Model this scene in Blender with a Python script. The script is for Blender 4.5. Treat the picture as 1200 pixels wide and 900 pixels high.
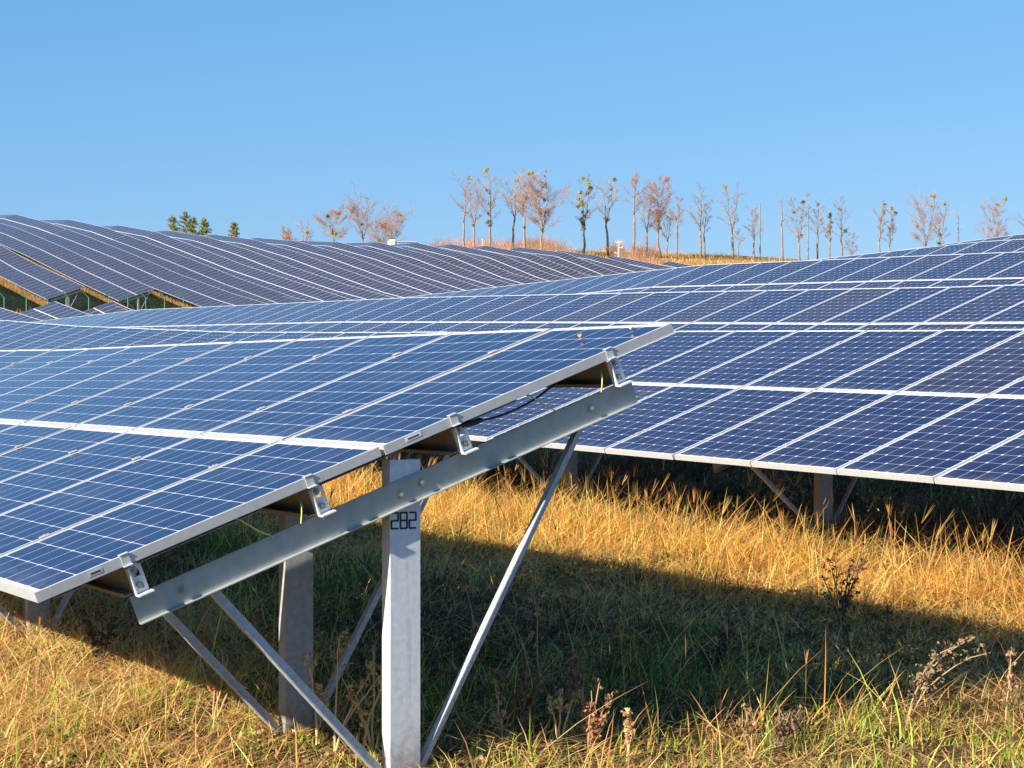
import bpy, bmesh, math, random
import numpy as np
from mathutils import Vector, Matrix

for o in list(bpy.data.objects):
    bpy.data.objects.remove(o)
scn = bpy.context.scene
col = scn.collection
R = math.radians
EYE = 1.62

# ------------------------------------------------------------------ camera, sky, sun, exposure
cam_d = bpy.data.cameras.new('camera')
cam = bpy.data.objects.new('camera', cam_d)
col.objects.link(cam)
cam.location = (0, 0, EYE)
cam.rotation_euler = (R(90), 0, 0)
cam_d.sensor_width = 36
cam_d.lens = 36 * 2331 / 1200
cam_d.clip_start = 0.1
cam_d.clip_end = 8000
scn.camera = cam

SUN_EL, SUN_AZ = 25.4, 230.0          # azimuth clockwise from +Y
w = bpy.data.worlds.new('World')
scn.world = w
w.use_nodes = True
nt = w.node_tree
nt.nodes.clear()
sky = nt.nodes.new('ShaderNodeTexSky')
sky.sky_type = 'NISHITA'
sky.sun_disc = False
sky.sun_elevation = R(SUN_EL)
sky.sun_rotation = R(SUN_AZ)
sky.altitude = 200
sky.air_density = 1.0
sky.dust_density = 0.3
sky.ozone_density = 5.0
bg = nt.nodes.new('ShaderNodeBackground')
bg.inputs['Strength'].default_value = 0.15
wo = nt.nodes.new('ShaderNodeOutputWorld')
# grade of the sky's three channels: a milder fall-off than the raw model, a clear azure
sx = nt.nodes.new('ShaderNodeSeparateColor')
cx_ = nt.nodes.new('ShaderNodeCombineColor')
nt.links.new(sky.outputs[0], sx.inputs[0])
for i, (k, e) in enumerate(((.322, .84), (.664, .56), (1.17, .42))):
    pw = nt.nodes.new('ShaderNodeMath'); pw.operation = 'POWER'; pw.inputs[1].default_value = e
    ml = nt.nodes.new('ShaderNodeMath'); ml.operation = 'MULTIPLY'; ml.inputs[1].default_value = k
    nt.links.new(sx.outputs[i], pw.inputs[0])
    nt.links.new(pw.outputs[0], ml.inputs[0])
    nt.links.new(ml.outputs[0], cx_.inputs[i])
nt.links.new(cx_.outputs[0], bg.inputs[0])
nt.links.new(bg.outputs[0], wo.inputs[0])

sd = bpy.data.lights.new('sun', 'SUN')
sd.energy = 5.0
sd.angle = R(0.5)
sd.color = (1.0, 0.90, 0.76)
so = bpy.data.objects.new('sun', sd)
col.objects.link(so)
sdir = Vector((math.sin(R(SUN_AZ)) * math.cos(R(SUN_EL)), math.cos(R(SUN_AZ)) * math.cos(R(SUN_EL)), math.sin(R(SUN_EL))))
so.rotation_euler = sdir.to_track_quat('Z', 'Y').to_euler()
so.location = sdir * 60

scn.view_settings.view_transform = 'Standard'
scn.view_settings.look = 'None'
scn.view_settings.gamma = 1
scn.view_settings.exposure = 1.25
scn.view_settings.use_curve_mapping = False

# ------------------------------------------------------------------ terrain
# site axes: A runs along the rows (to the far left), B across them (downhill edge to uphill edge of a table)
UA = np.array([-.4972, .8676])
UB = np.array([.8676, .4972])
# height of a table's lower edge over the site: surveyed points (a, b, z)
SURVEY = np.array([
(7.2,2.1,-0.77),(9.7,2.1,-0.77),(12.3,2.1,-0.77),(11.3,2.1,-0.78),(12.4,2.1,-0.78),(13.4,2.1,-0.78),(14.4,2.1,-0.77),(15.4,2.1,-0.76),
(16.4,2.1,-0.75),(17.3,2.1,-0.74),(16.2,9.0,-0.54),(14.2,9.0,-0.56),(13.1,9.0,-0.58),(12.1,9.0,-0.58),(11.1,9.0,-0.60),(10.1,9.0,-0.62),
(9.2,9.0,-0.64),(43.0,9.0,0.40),(40.0,9.0,0.25),(38.4,9.0,0.15),(37.1,9.0,0.06),(34.6,9.0,-0.06),(32.4,9.0,-0.13),(28.6,9.0,-0.24),
(25.5,9.0,-0.32),(22.2,9.0,-0.38),(17.1,9.0,-0.50),(16.2,9.0,-0.51),(15.2,9.0,-0.52),(13.1,9.0,-0.55),(12.1,9.0,-0.57),(17.5,15.6,0.20),
(20.6,15.6,0.28),(24.6,15.6,0.40),(29.7,15.6,0.54),(36.6,15.6,0.74),(40.3,15.6,0.79),(46.6,15.6,0.92),(50.9,15.6,1.00),(18.9,15.6,0.24),
(20.0,15.6,0.26),(21.4,15.6,0.30),(24.0,15.6,0.37),(26.6,15.6,0.45),(28.0,15.6,0.50),(32.2,15.6,0.61),(35.4,15.6,0.70),(39.7,15.6,0.78),
(44.5,15.6,0.87),(50.4,15.6,0.97),(53.4,15.6,1.02),(57.7,15.6,1.04),(62.4,15.6,0.95),(24.3,22.3,1.23),(26.7,22.3,1.31),(28.7,22.3,1.38),
(32.6,22.3,1.53),(34.2,22.3,1.55),(36.6,22.3,1.57),(38.5,22.3,1.55),(25.8,22.3,1.28),(28.7,22.3,1.37),(30.4,22.3,1.44),(32.7,22.3,1.53),
(34.7,22.3,1.55),(36.3,22.3,1.55),(37.4,22.3,1.56),(38.6,22.3,1.56),(40.6,22.3,1.54),(42.5,22.3,1.50),(43.9,22.3,1.47),(46.1,22.3,1.40),
(47.7,22.3,1.36),(39.9,29.4,2.15),(38.0,29.4,2.21),(37.1,29.4,2.24),(35.4,29.4,2.25),(34.0,29.4,2.25),(33.1,29.4,2.22),(117.2,29.4,3.55),
(110.7,29.4,2.61),(44.8,36.1,2.93),(43.4,36.1,3.00),(42.3,36.1,3.02),(41.0,36.1,3.03),(40.0,36.1,3.04),(128.8,36.1,4.53),(121.8,36.1,3.36),
(136.8,42.9,4.62),(133.1,42.9,4.12),(155.9,42.9,8.43),(150.0,42.9,7.31),(143.9,42.9,6.21),(161.1,42.9,9.64),(156.8,42.9,8.70),(151.5,42.9,7.69),
(143.5,42.9,6.27),(166.3,42.9,10.76),(160.2,42.9,9.50),(153.3,42.9,8.00),(148.9,42.9,7.20),(143.6,42.9,6.23),(174.1,49.7,11.53),(161.8,49.7,9.07),
(156.1,49.7,7.88),(147.4,49.7,6.38),(185.8,49.7,13.79),(173.7,49.7,11.47),(164.7,49.7,9.73),(155.7,49.7,7.97),(147.7,49.7,6.46),(191.0,49.7,14.73),
(179.6,49.7,12.59),(169.3,49.7,10.74),(160.0,49.7,8.84),(151.5,49.7,7.21),(147.6,49.7,6.33),(210.5,56.5,17.11),(206.2,56.5,16.70),(198.0,56.5,15.25),
(186.6,56.5,13.33),(176.4,56.5,11.34),(168.1,56.5,9.82),(147.5,56.5,6.07),(144.9,56.5,5.61),(215.7,56.5,17.55),(206.2,56.5,16.60),(200.4,56.5,15.77),
(191.2,56.5,14.22),(180.7,56.5,12.14),(172.2,56.5,10.70),(156.2,56.5,7.60),(144.9,56.5,5.49),(216.0,63.3,17.31),(207.0,63.3,16.26),(197.1,63.3,14.65),
(187.9,63.3,12.96),(182.5,63.3,11.96),(170.4,63.3,9.62),(159.6,63.3,7.44),(152.0,63.3,6.14),(222.9,63.3,17.73),(216.5,63.3,17.30),(207.1,63.3,16.17),
(193.3,63.3,13.87),(174.1,63.3,10.36),(157.9,63.3,7.17),(209.0,70.1,15.98),(203.5,70.1,15.31),(194.4,70.1,13.37),(182.3,70.1,10.87),(170.8,70.1,9.04),
(158.2,70.1,6.69),(223.6,70.1,17.39),(214.0,70.1,16.57),(205.1,70.1,15.32),(174.1,70.1,9.63),(187.0,76.9,11.56),(164.0,76.9,7.20),(211.8,76.9,15.90),
(170.2,83.7,7.79),(217.9,83.7,16.33),(176.2,90.5,8.40),(218.2,90.5,16.22),(182.1,97.3,9.19),(218.0,97.3,16.13),(187.5,104.1,9.88),(216.8,104.1,15.99),
(194.3,110.9,10.81),(215.3,110.9,15.87),(200.3,117.7,11.65),(219.0,117.7,16.22),(205.8,124.5,12.52),(222.2,124.5,16.48),(211.2,131.3,13.20),(221.3,131.3,16.50),
(216.2,138.1,14.03),(225.3,138.1,16.50),(220.5,144.9,14.88),(228.5,144.9,16.27),(22.0,2.1,-0.68),(32.0,2.1,-0.45),(45.0,0.0,-0.10),(0.0,2.1,-0.78),
(-12.0,2.0,-0.80),(0.0,-6.0,-0.85),(-20.0,-12.0,-0.90),(15.0,-10.0,-0.80),(35.0,-14.0,-0.30),(5.0,9.0,-0.72),(-5.0,9.5,-0.70),(12.0,15.6,0.10),
(3.0,15.6,0.00),(18.0,22.3,1.05),(5.0,24.0,1.00),(25.0,29.4,2.05),(10.0,32.0,1.80),(31.0,36.1,2.95),(15.0,42.0,2.50),(50.0,42.9,3.20),
(50.0,52.0,3.30),(60.0,60.0,3.00),(70.0,80.0,2.80),(90.0,60.0,2.20),(110.0,80.0,3.30),(120.0,60.0,3.60),(140.0,100.0,5.00),(95.0,36.0,2.00),
(80.0,22.0,1.00),(80.0,9.0,0.90),(100.0,15.0,2.00),(90.0,29.0,1.50),(75.0,42.0,2.20),(270.0,192.0,22.20),(262.0,172.0,20.80),(276.0,206.0,22.80),
(250.0,160.0,18.60),(208.0,140.0,13.60),(226.0,151.7,15.90),(180.0,150.0,8.50),(150.0,160.0,6.50),(250.0,130.0,16.80),(250.0,100.0,16.50),(245.0,70.0,17.40),
(235.0,56.0,17.90),(300.0,220.0,22.50),(300.0,160.0,22.40),(273.0,146.0,21.30),(266.0,160.0,21.50),(278.0,128.0,20.20),(245.0,138.0,18.20),(300.0,80.0,16.50),
(260.0,45.0,17.50),(205.0,43.0,15.80),(185.0,43.0,13.50),(320.0,40.0,16.00),(195.0,30.0,14.00),(165.0,20.0,10.00),(140.0,20.0,6.50),(190.0,0.0,13.00),
(140.0,0.0,6.00),(320.0,240.0,22.00),(240.0,190.0,17.00),(200.0,190.0,10.00),(200.0,240.0,14.00)])
SC = 60.0
def kern(r2):
    return .5 * r2 * np.log(r2 + 1e-12)
def fit_tps(P, lam):
    x = P[:, :2] / SC
    n = len(x)
    K = kern(((x[:, None] - x[None]) ** 2).sum(-1))
    D = np.hypot(P[:, 0], P[:, 1])
    K[np.diag_indices(n)] += lam * np.clip(D / 20, .3, 12) ** 2
    M = np.zeros((n + 3, n + 3))
    M[:n, :n] = K
    M[:n, n] = 1
    M[:n, n + 1:] = x
    M[n:, :n] = M[:n, n:].T
    return np.linalg.solve(M, np.r_[P[:, 2], 0, 0, 0])
TW = fit_tps(SURVEY, 5e-5)
def T(a, b):
    """height (world) of the lower edge of a table standing at (a, b)"""
    a = np.atleast_1d(np.asarray(a, float))
    b = np.atleast_1d(np.asarray(b, float))
    a, b = np.broadcast_arrays(a, b)
    sh = a.shape
    q = np.stack([np.clip(a.ravel(), -20, 330), np.clip(b.ravel(), -12, 245)], -1) / SC
    out = np.empty(len(q))
    x = SURVEY[:, :2] / SC
    for i in range(0, len(q), 20000):
        d2 = ((q[i:i + 20000, None] - x[None]) ** 2).sum(-1)
        out[i:i + 20000] = kern(d2) @ TW[:-3] + TW[-3] + q[i:i + 20000] @ TW[-2:]
    return out.reshape(sh) + EYE
def hash2(ix, iy, s):
    h = np.sin(ix * 127.1 + iy * 311.7 + s * 74.7) * 43758.5453
    return h - np.floor(h)
def vnoise(x, y, s=0):
    ix, iy = np.floor(x), np.floor(y)
    fx, fy = x - ix, y - iy
    fx = fx * fx * (3 - 2 * fx)
    fy = fy * fy * (3 - 2 * fy)
    return (hash2(ix, iy, s) * (1 - fx) * (1 - fy) + hash2(ix + 1, iy, s) * fx * (1 - fy)
            + hash2(ix, iy + 1, s) * (1 - fx) * fy + hash2(ix + 1, iy + 1, s) * fx * fy)
def fbm(x, y, s=0):
    return .55 * vnoise(x, y, s) + .3 * vnoise(x * 2.1, y * 2.1, s + 3) + .15 * vnoise(x * 4.3, y * 4.3, s + 7)
def xy(a, b):
    return a * UA[0] + b * UB[0], a * UA[1] + b * UB[1]
def ab(x, y):
    return x * UA[0] + y * UA[1], x * UB[0] + y * UB[1]
def G(a, b):
    """ground height"""
    a = np.asarray(a, float)
    b = np.asarray(b, float)
    x, y = xy(a, b)
    return T(a, b).reshape(np.broadcast(a, b).shape) - .85 + .17 * (fbm(x * .9, y * .9, 11) - .5) + .08 * (fbm(x * 3.1, y * 3.1, 5) - .5)
def Gxy(x, y):
    a, b = ab(np.asarray(x, float), np.asarray(y, float))
    return G(a, b)

# ------------------------------------------------------------------ helpers
def put(o, parent=None):
    col.objects.link(o)
    if parent is not None:
        o.parent = parent
    return o
def empty(name, loc, label, cat, group=None):
    o = bpy.data.objects.new(name, None)
    o.empty_display_size = .2
    o.location = loc
    o['label'] = label
    o['category'] = cat
    if group:
        o['group'] = group
    return put(o)
def tag(o, label=None, cat=None, group=None, kind=None):
    if label: o['label'] = label
    if cat: o['category'] = cat
    if group: o['group'] = group
    if kind: o['kind'] = kind
    return o
def mesh_np(name, verts, faces_flat, sizes, mats, mat_idx=None, smooth=False):
    me = bpy.data.meshes.new(name)
    verts = np.asarray(verts, np.float32)
    faces_flat = np.asarray(faces_flat, np.int32)
    sizes = np.asarray(sizes, np.int32)
    me.vertices.add(len(verts))
    me.vertices.foreach_set('co', verts.ravel())
    me.loops.add(len(faces_flat))
    me.loops.foreach_set('vertex_index', faces_flat)
    me.polygons.add(len(sizes))
    st = np.concatenate([[0], np.cumsum(sizes)[:-1]]).astype(np.int32)
    me.polygons.foreach_set('loop_start', st)
    me.polygons.foreach_set('loop_total', sizes)
    for m in mats:
        me.materials.append(m)
    if mat_idx is not None:
        me.polygons.foreach_set('material_index', np.asarray(mat_idx, np.int32))
    me.update(calc_edges=True)
    if smooth:
        me.polygons.foreach_set('use_smooth', np.ones(len(sizes), bool))
    return me
class MB:
    """a little mesh builder in plain lists"""
    def __init__(s):
        s.v, s.f, s.m = [], [], []
    def quadbox(s, P, m=0):
        """P: 8 corners, bottom ring then top ring"""
        n = len(s.v)
        s.v += [tuple(p) for p in P]
        for q in ((3, 2, 1, 0), (4, 5, 6, 7), (0, 1, 5, 4), (1, 2, 6, 5), (2, 3, 7, 6), (3, 0, 4, 7)):
            s.f.append(tuple(n + i for i in q))
            s.m.append(m)
    def box(s, c, d, X=(1, 0, 0), Y=(0, 1, 0), Z=(0, 0, 1), m=0):
        c, X, Y, Z = Vector(c), Vector(X), Vector(Y), Vector(Z)
        x, y, z = X * d[0] / 2, Y * d[1] / 2, Z * d[2] / 2
        s.quadbox([c - x - y - z, c + x - y - z, c + x + y - z, c - x + y - z, c - x - y + z, c + x - y + z, c + x + y + z, c - x + y + z], m)
    def prism(s, prof, p0, p1, X, Y, m=0):
        """extrude a 2-D profile (list of (x, y)) from p0 to p1"""
        p0, p1, X, Y = Vector(p0), Vector(p1), Vector(X), Vector(Y)
        n, k = len(s.v), len(prof)
        for p in (p0, p1):
            s.v += [tuple(p + X * a + Y * b) for a, b in prof]
        for i in range(k):
            j = (i + 1) % k
            s.f.append((n + i, n + j, n + k + j, n + k + i)); s.m.append(m)
        s.f.append(tuple(n + i for i in reversed(range(k)))); s.m.append(m)
        s.f.append(tuple(n + k + i for i in range(k))); s.m.append(m)
    def tube(s, pts, rad, sides=6, m=0):
        n = len(s.v)
        pts = [Vector(p) for p in pts]
        if not hasattr(rad, '__len__'):
            rad = [rad] * len(pts)
        for i, p in enumerate(pts):
            d = (pts[min(i + 1, len(pts) - 1)] - pts[max(i - 1, 0)])
            d = d.normalized() if d.length > 1e-9 else Vector((0, 0, 1))
            x = d.orthogonal().normalized() if abs(d.z) > .9 else d.cross(Vector((0, 0, 1))).normalized()
            y = d.cross(x)
            for k in range(sides):
                t = 2 * math.pi * k / sides
                s.v.append(tuple(p + (x * math.cos(t) + y * math.sin(t)) * rad[i]))
        for i in range(len(pts) - 1):
            for k in range(sides):
                k2 = (k + 1) % sides
                s.f.append((n + i * sides + k, n + i * sides + k2, n + (i + 1) * sides + k2, n + (i + 1) * sides + k)); s.m.append(m)
        s.f.append(tuple(n + k for k in reversed(range(sides)))); s.m.append(m)
        e = n + (len(pts) - 1) * sides
        s.f.append(tuple(e + k for k in range(sides))); s.m.append(m)
    def mesh(s, name, mats, smooth=False, bevel=0.0):
        me = bpy.data.meshes.new(name)
        me.from_pydata(s.v, [], s.f)
        if not isinstance(mats, (list, tuple)):
            mats = [mats]
        for m in mats:
            me.materials.append(m)
        if len(mats) > 1:
            me.polygons.foreach_set('material_index', np.array(s.m, np.int32))
        bm = bmesh.new()
        bm.from_mesh(me)
        bmesh.ops.recalc_face_normals(bm, faces=bm.faces)
        if bevel:
            bmesh.ops.bevel(bm, geom=list(bm.edges), offset=bevel, segments=1, affect='EDGES', clamp_overlap=True)
        bm.to_mesh(me)
        bm.free()
        if smooth:
            me.polygons.foreach_set('use_smooth', np.ones(len(me.polygons), bool))
        me.update()
        return me
    def build(s, name, mats, parent=None, smooth=False, bevel=0.0):
        return put(bpy.data.objects.new(name, s.mesh(name, mats, smooth, bevel)), parent)

# ------------------------------------------------------------------ materials
def new_mat(name):
    m = bpy.data.materials.new(name)
    m.use_nodes = True
    t = m.node_tree
    t.nodes.clear()
    out = t.nodes.new('ShaderNodeOutputMaterial')
    p = t.nodes.new('ShaderNodeBsdfPrincipled')
    t.links.new(p.outputs[0], out.inputs[0])
    return m, t, p, out
def _in(t, sock, v):
    if isinstance(v, bpy.types.NodeSocket):
        t.links.new(v, sock)
    elif v is not None:
        sock.default_value = v
def mth(t, op, a, b=None, c=None):
    n = t.nodes.new('ShaderNodeMath')
    n.operation = op
    for i, v in enumerate((a, b, c)):
        _in(t, n.inputs[i], v)
    return n.outputs[0]
def mix(t, fac, a, b, mode='MIX'):
    n = t.nodes.new('ShaderNodeMix')
    n.data_type = 'RGBA'
    n.blend_type = mode
    _in(t, n.inputs[0], fac)
    _in(t, n.inputs[6], a if isinstance(a, bpy.types.NodeSocket) else (*a, 1))
    _in(t, n.inputs[7], b if isinstance(b, bpy.types.NodeSocket) else (*b, 1))
    return n.outputs[2]
def noise(t, scale, detail=3, vec=None, rough=.55):
    n = t.nodes.new('ShaderNodeTexNoise')
    n.inputs['Scale'].default_value = scale
    n.inputs['Detail'].default_value = detail
    n.inputs['Roughness'].default_value = rough
    if vec is not None:
        t.links.new(vec, n.inputs['Vector'])
    return n.outputs['Fac']
def ramp(t, f, lo, hi):
    n = t.nodes.new('ShaderNodeMapRange')
    _in(t, n.inputs[0], f)
    n.inputs[1].default_value = lo
    n.inputs[2].default_value = hi
    return n.outputs[0]
def bump(t, p, h, strength, dist):
    n = t.nodes.new('ShaderNodeBump')
    n.inputs['Strength'].default_value = strength
    n.inputs['Distance'].default_value = dist
    t.links.new(h, n.inputs['Height'])
    t.links.new(n.outputs[0], p.inputs['Normal'])
def obj_coord(t):
    return t.nodes.new('ShaderNodeTexCoord').outputs['Object']
def pos_coord(t):
    return t.nodes.new('ShaderNodeNewGeometry').outputs['Position']

MW, ML, VG, PITCH, TH = 1.0, 1.5, .02, 1.012, .04    # module width, length, gap between the two rows, pitch, frame depth

def solar_material(name, strip, cell, cell2, line_u=.030, line_v=.020, dia=.055, white_v=.48, brown=.75):
    m, t, p, out = new_mat(name)
    uv = t.nodes.new('ShaderNodeUVMap').outputs[0]
    sp = t.nodes.new('ShaderNodeSeparateXYZ')
    t.links.new(uv, sp.inputs[0])
    x, y = sp.outputs[0], sp.outputs[1]
    mod_id = None
    if strip:
        ix = mth(t, 'FLOOR', mth(t, 'DIVIDE', x, PITCH))
        iy = mth(t, 'FLOOR', mth(t, 'DIVIDE', y, ML + VG))
        x = mth(t, 'FLOORED_MODULO', x, PITCH)
        y = mth(t, 'FLOORED_MODULO', y, ML + VG)
        wn = t.nodes.new('ShaderNodeTexWhiteNoise')
        cb = t.nodes.new('ShaderNodeCombineXYZ')
        t.links.new(ix, cb.inputs[0]); t.links.new(iy, cb.inputs[1])
        t.links.new(cb.outputs[0], wn.inputs['Vector'])
        mod_id = wn.outputs['Value']
    else:
        mod_id = t.nodes.new('ShaderNodeObjectInfo').outputs['Random']
    mx, my = .026, .03
    cx = mth(t, 'MULTIPLY', mth(t, 'SUBTRACT', x, mx), 6 / (MW - 2 * mx))
    cy = mth(t, 'MULTIPLY', mth(t, 'SUBTRACT', y, my), 10 / (ML - 2 * my))
    ax = mth(t, 'ABSOLUTE', mth(t, 'SUBTRACT', mth(t, 'FRACT', cx), .5))
    ay = mth(t, 'ABSOLUTE', mth(t, 'SUBTRACT', mth(t, 'FRACT', cy), .5))
    l1 = mth(t, 'GREATER_THAN', ax, .5 - line_v / 2)
    l2 = mth(t, 'GREATER_THAN', ay, .5 - line_u / 2)
    l3 = mth(t, 'GREATER_THAN', mth(t, 'ADD', ax, ay), 1 - dia)
    white = mth(t, 'MAXIMUM', mth(t, 'MAXIMUM', l1, l2), l3)
    ox = mth(t, 'GREATER_THAN', mth(t, 'ABSOLUTE', mth(t, 'SUBTRACT', x, MW / 2)), MW / 2 - mx)
    oy = mth(t, 'GREATER_THAN', mth(t, 'ABSOLUTE', mth(t, 'SUBTRACT', y, ML / 2)), ML / 2 - my)
    white = mth(t, 'MAXIMUM', white, mth(t, 'MAXIMUM', ox, oy))
    # cell to cell and module to module differences of the silicon
    cw = t.nodes.new('ShaderNodeTexWhiteNoise')
    cb2 = t.nodes.new('ShaderNodeCombineXYZ')
    t.links.new(mth(t, 'FLOOR', cx), cb2.inputs[0])
    t.links.new(mth(t, 'FLOOR', cy), cb2.inputs[1])
    t.links.new(mod_id, cb2.inputs[2])
    t.links.new(cb2.outputs[0], cw.inputs['Vector'])
    c = mix(t, mth(t, 'ADD', mth(t, 'MULTIPLY', ramp(t, mod_id, .80, .97), brown), mth(t, 'MULTIPLY', cw.outputs['Value'], .22)), cell, cell2)
    wcol = mix(t, oy, (white_v, white_v * 1.02, white_v * 1.06), (.54, .56, .58))
    fin = mix(t, white, c, wcol)
    rough = mth(t, 'ADD', .10, mth(t, 'MULTIPLY', white, .12))
    # thin dust on the glass
    mp_ = t.nodes.new('ShaderNodeMapping')
    mp_.inputs['Scale'].default_value = (9, 1.1, 1)
    t.links.new(uv, mp_.inputs[0])
    du = noise(t, 1.0, 4, mp_.outputs[0])
    sc_ = t.nodes.new('ShaderNodeVectorMath'); sc_.operation = 'MULTIPLY_ADD'
    t.links.new(uv, sc_.inputs[0]); sc_.inputs[1].default_value = (1, 1, 1)
    t.links.new(mod_id, sc_.inputs[2])
    du2 = noise(t, 3.0, 5, sc_.outputs[0], .7)
    fin = mix(t, mth(t, 'ADD', mth(t, 'MULTIPLY', ramp(t, du, .45, .8), .045), mth(t, 'MULTIPLY', ramp(t, du2, .5, .8), .07)), fin, (.34, .33, .32))
    # grime that gathers above the lower frame edge
    gr = mth(t, 'MULTIPLY', ramp(t, y, .14, .012), ramp(t, noise(t, 16, 4, sc_.outputs[0], .7), .38, .72))
    fin = mix(t, mth(t, 'MULTIPLY', gr, .38), fin, (.26, .24, .21))
    t.links.new(fin, p.inputs['Base Color'])
    t.links.new(rough, p.inputs['Roughness'])
    p.inputs['IOR'].default_value = 1.48
    p.inputs['Specular IOR Level'].default_value = .115
    if strip:
        fx = mth(t, 'GREATER_THAN', mth(t, 'ABSOLUTE', mth(t, 'SUBTRACT', x, MW / 2)), MW / 2 - .012)
        fy = mth(t, 'GREATER_THAN', mth(t, 'ABSOLUTE', mth(t, 'SUBTRACT', y, ML / 2)), ML / 2 - .014)
        fr = mth(t, 'MAXIMUM', fx, fy)
        fin2 = mix(t, fr, fin, mix(t, fy, (.34, .35, .38), (.66, .67, .68)))
        t.links.new(fin2, p.inputs['Base Color'])
        t.links.new(mth(t, 'ADD', mth(t, 'MULTIPLY', fr, .3), rough), p.inputs['Roughness'])
    return m
M_CELL = solar_material('cells_poly_blue', False, (.0075, .012, .050), (.010, .015, .050), line_u=.026, line_v=.024, dia=.075, brown=.4)
M_CELL2 = solar_material('cells_mono_blue', False, (.008, .013, .050), (.024, .016, .029), line_u=.018, line_v=.019, dia=.10)
M_STRIP = solar_material('cells_mono_row', True, (.031, .030, .052), (.034, .031, .049), line_u=.008, line_v=.008, dia=.03, white_v=.26)
M_CELLH = solar_material('cells_hillside', False, (.031, .030, .052), (.034, .031, .049), line_u=.008, line_v=.008, dia=.03, white_v=.26)

def metal(name, c1, c2, scale, metallic, rough, bmp=.0):
    m, t, p, out = new_mat(name)
    oc = obj_coord(t)
    n1 = noise(t, scale, 5, oc)
    n2 = noise(t, scale * .15, 2, oc)
    f = mth(t, 'ADD', mth(t, 'MULTIPLY', ramp(t, n1, .32, .68), .75), mth(t, 'MULTIPLY', ramp(t, n2, .3, .7), .25))
    t.links.new(mix(t, f, c1, c2), p.inputs['Base Color'])
    t.links.new(mth(t, 'ADD', rough - .08, mth(t, 'MULTIPLY', n1, .16)), p.inputs['Roughness'])
    p.inputs['Metallic'].default_value = metallic
    if bmp:
        bump(t, p, n1, bmp, .002)
    return m
M_ALU = metal('aluminium_frame', (.44, .45, .455), (.52, .525, .52), 30, .30, .45)
M_ALUH = metal('aluminium_frame_far', (.36, .37, .38), (.42, .42, .43), 30, .3, .45)
M_GALV = metal('galvanised_steel', (.32, .36, .40), (.56, .60, .64), 45, .35, .5, .15)
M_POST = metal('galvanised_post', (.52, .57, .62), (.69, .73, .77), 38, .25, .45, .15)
M_POSTD = metal('shaded_post', (.27, .28, .28), (.40, .41, .41), 30, .25, .6, .1)  # darker copy of the post steel, shade under the tables put into the colour
M_RAFT = metal('galvanised_beam', (.30, .325, .31), (.39, .41, .39), 18, .3, .48)
M_ZINC = metal('bright_zinc_bracket', (.66, .68, .69), (.80, .81, .81), 60, .2, .4)
def add_mud(m):
    t = m.node_tree
    p = t.nodes['Principled BSDF']
    src = p.inputs['Base Color'].links[0].from_socket
    oc = obj_coord(t)
    sp = t.nodes.new('ShaderNodeSeparateXYZ')
    t.links.new(oc, sp.inputs[0])
    h = mth(t, 'ADD', ramp(t, sp.outputs[2], -.85, -1.42), mth(t, 'MULTIPLY', mth(t, 'SUBTRACT', noise(t, 9, 5, oc, .7), .5), 1.6))
    mp_ = t.nodes.new('ShaderNodeMapping')
    mp_.inputs['Scale'].default_value = (30, 30, 1.6)
    t.links.new(oc, mp_.inputs[0])
    st = mth(t, 'MULTIPLY', ramp(t, noise(t, 1.0, 4, mp_.outputs[0]), .56, .75), .25)
    c = mix(t, st, src, (.24, .23, .21))
    t.links.new(mix(t, mth(t, 'MULTIPLY', ramp(t, h, .35, .9), .7), c, (.13, .10, .07)), p.inputs['Base Color'])
add_mud(M_POST)
add_mud(M_POSTD)
M_PURL = metal('galvanised_purlin', (.20, .185, .16), (.30, .28, .245), 25, .35, .5)
M_BOLT = metal('zinc_bolt', (.30, .30, .29), (.46, .45, .40), 80, .8, .35)
M_BACK = new_mat('backsheet')[0]
M_BACK.node_tree.nodes['Principled BSDF'].inputs['Base Color'].default_value = (.6, .6, .6, 1)
def plain(name, c, rough=.6, c2=None, scale=20):
    m, t, p, out = new_mat(name)
    if c2 is None:
        c2 = tuple(v * .8 for v in c)
    t.links.new(mix(t, ramp(t, noise(t, scale, 3, obj_coord(t)), .3, .7), c, c2), p.inputs['Base Color'])
    p.inputs['Roughness'].default_value = rough
    return m
M_BLACK = plain('black_rubber', (.012, .012, .014), .5)
M_INK = plain('stencil_paint', (.012, .016, .028), .6)
M_GY = plain('earth_wire', (.55, .62, .12), .45, (.62, .66, .22))
M_GREENW = plain('green_sleeve', (.03, .28, .16), .45)
M_CYAN = plain('blue_sleeve', (.12, .45, .55), .45)
M_FENCE = plain('green_fence_paint', (.012, .22, .13), .5)
M_LABEL = plain('label_paper', (.72, .73, .74), .6)
M_WHITEP = plain('white_paint', (.80, .81, .82), .45)
M_CONC = plain('pale_concrete', (.24, .215, .185), .85, (.19, .17, .15), 3)

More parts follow.
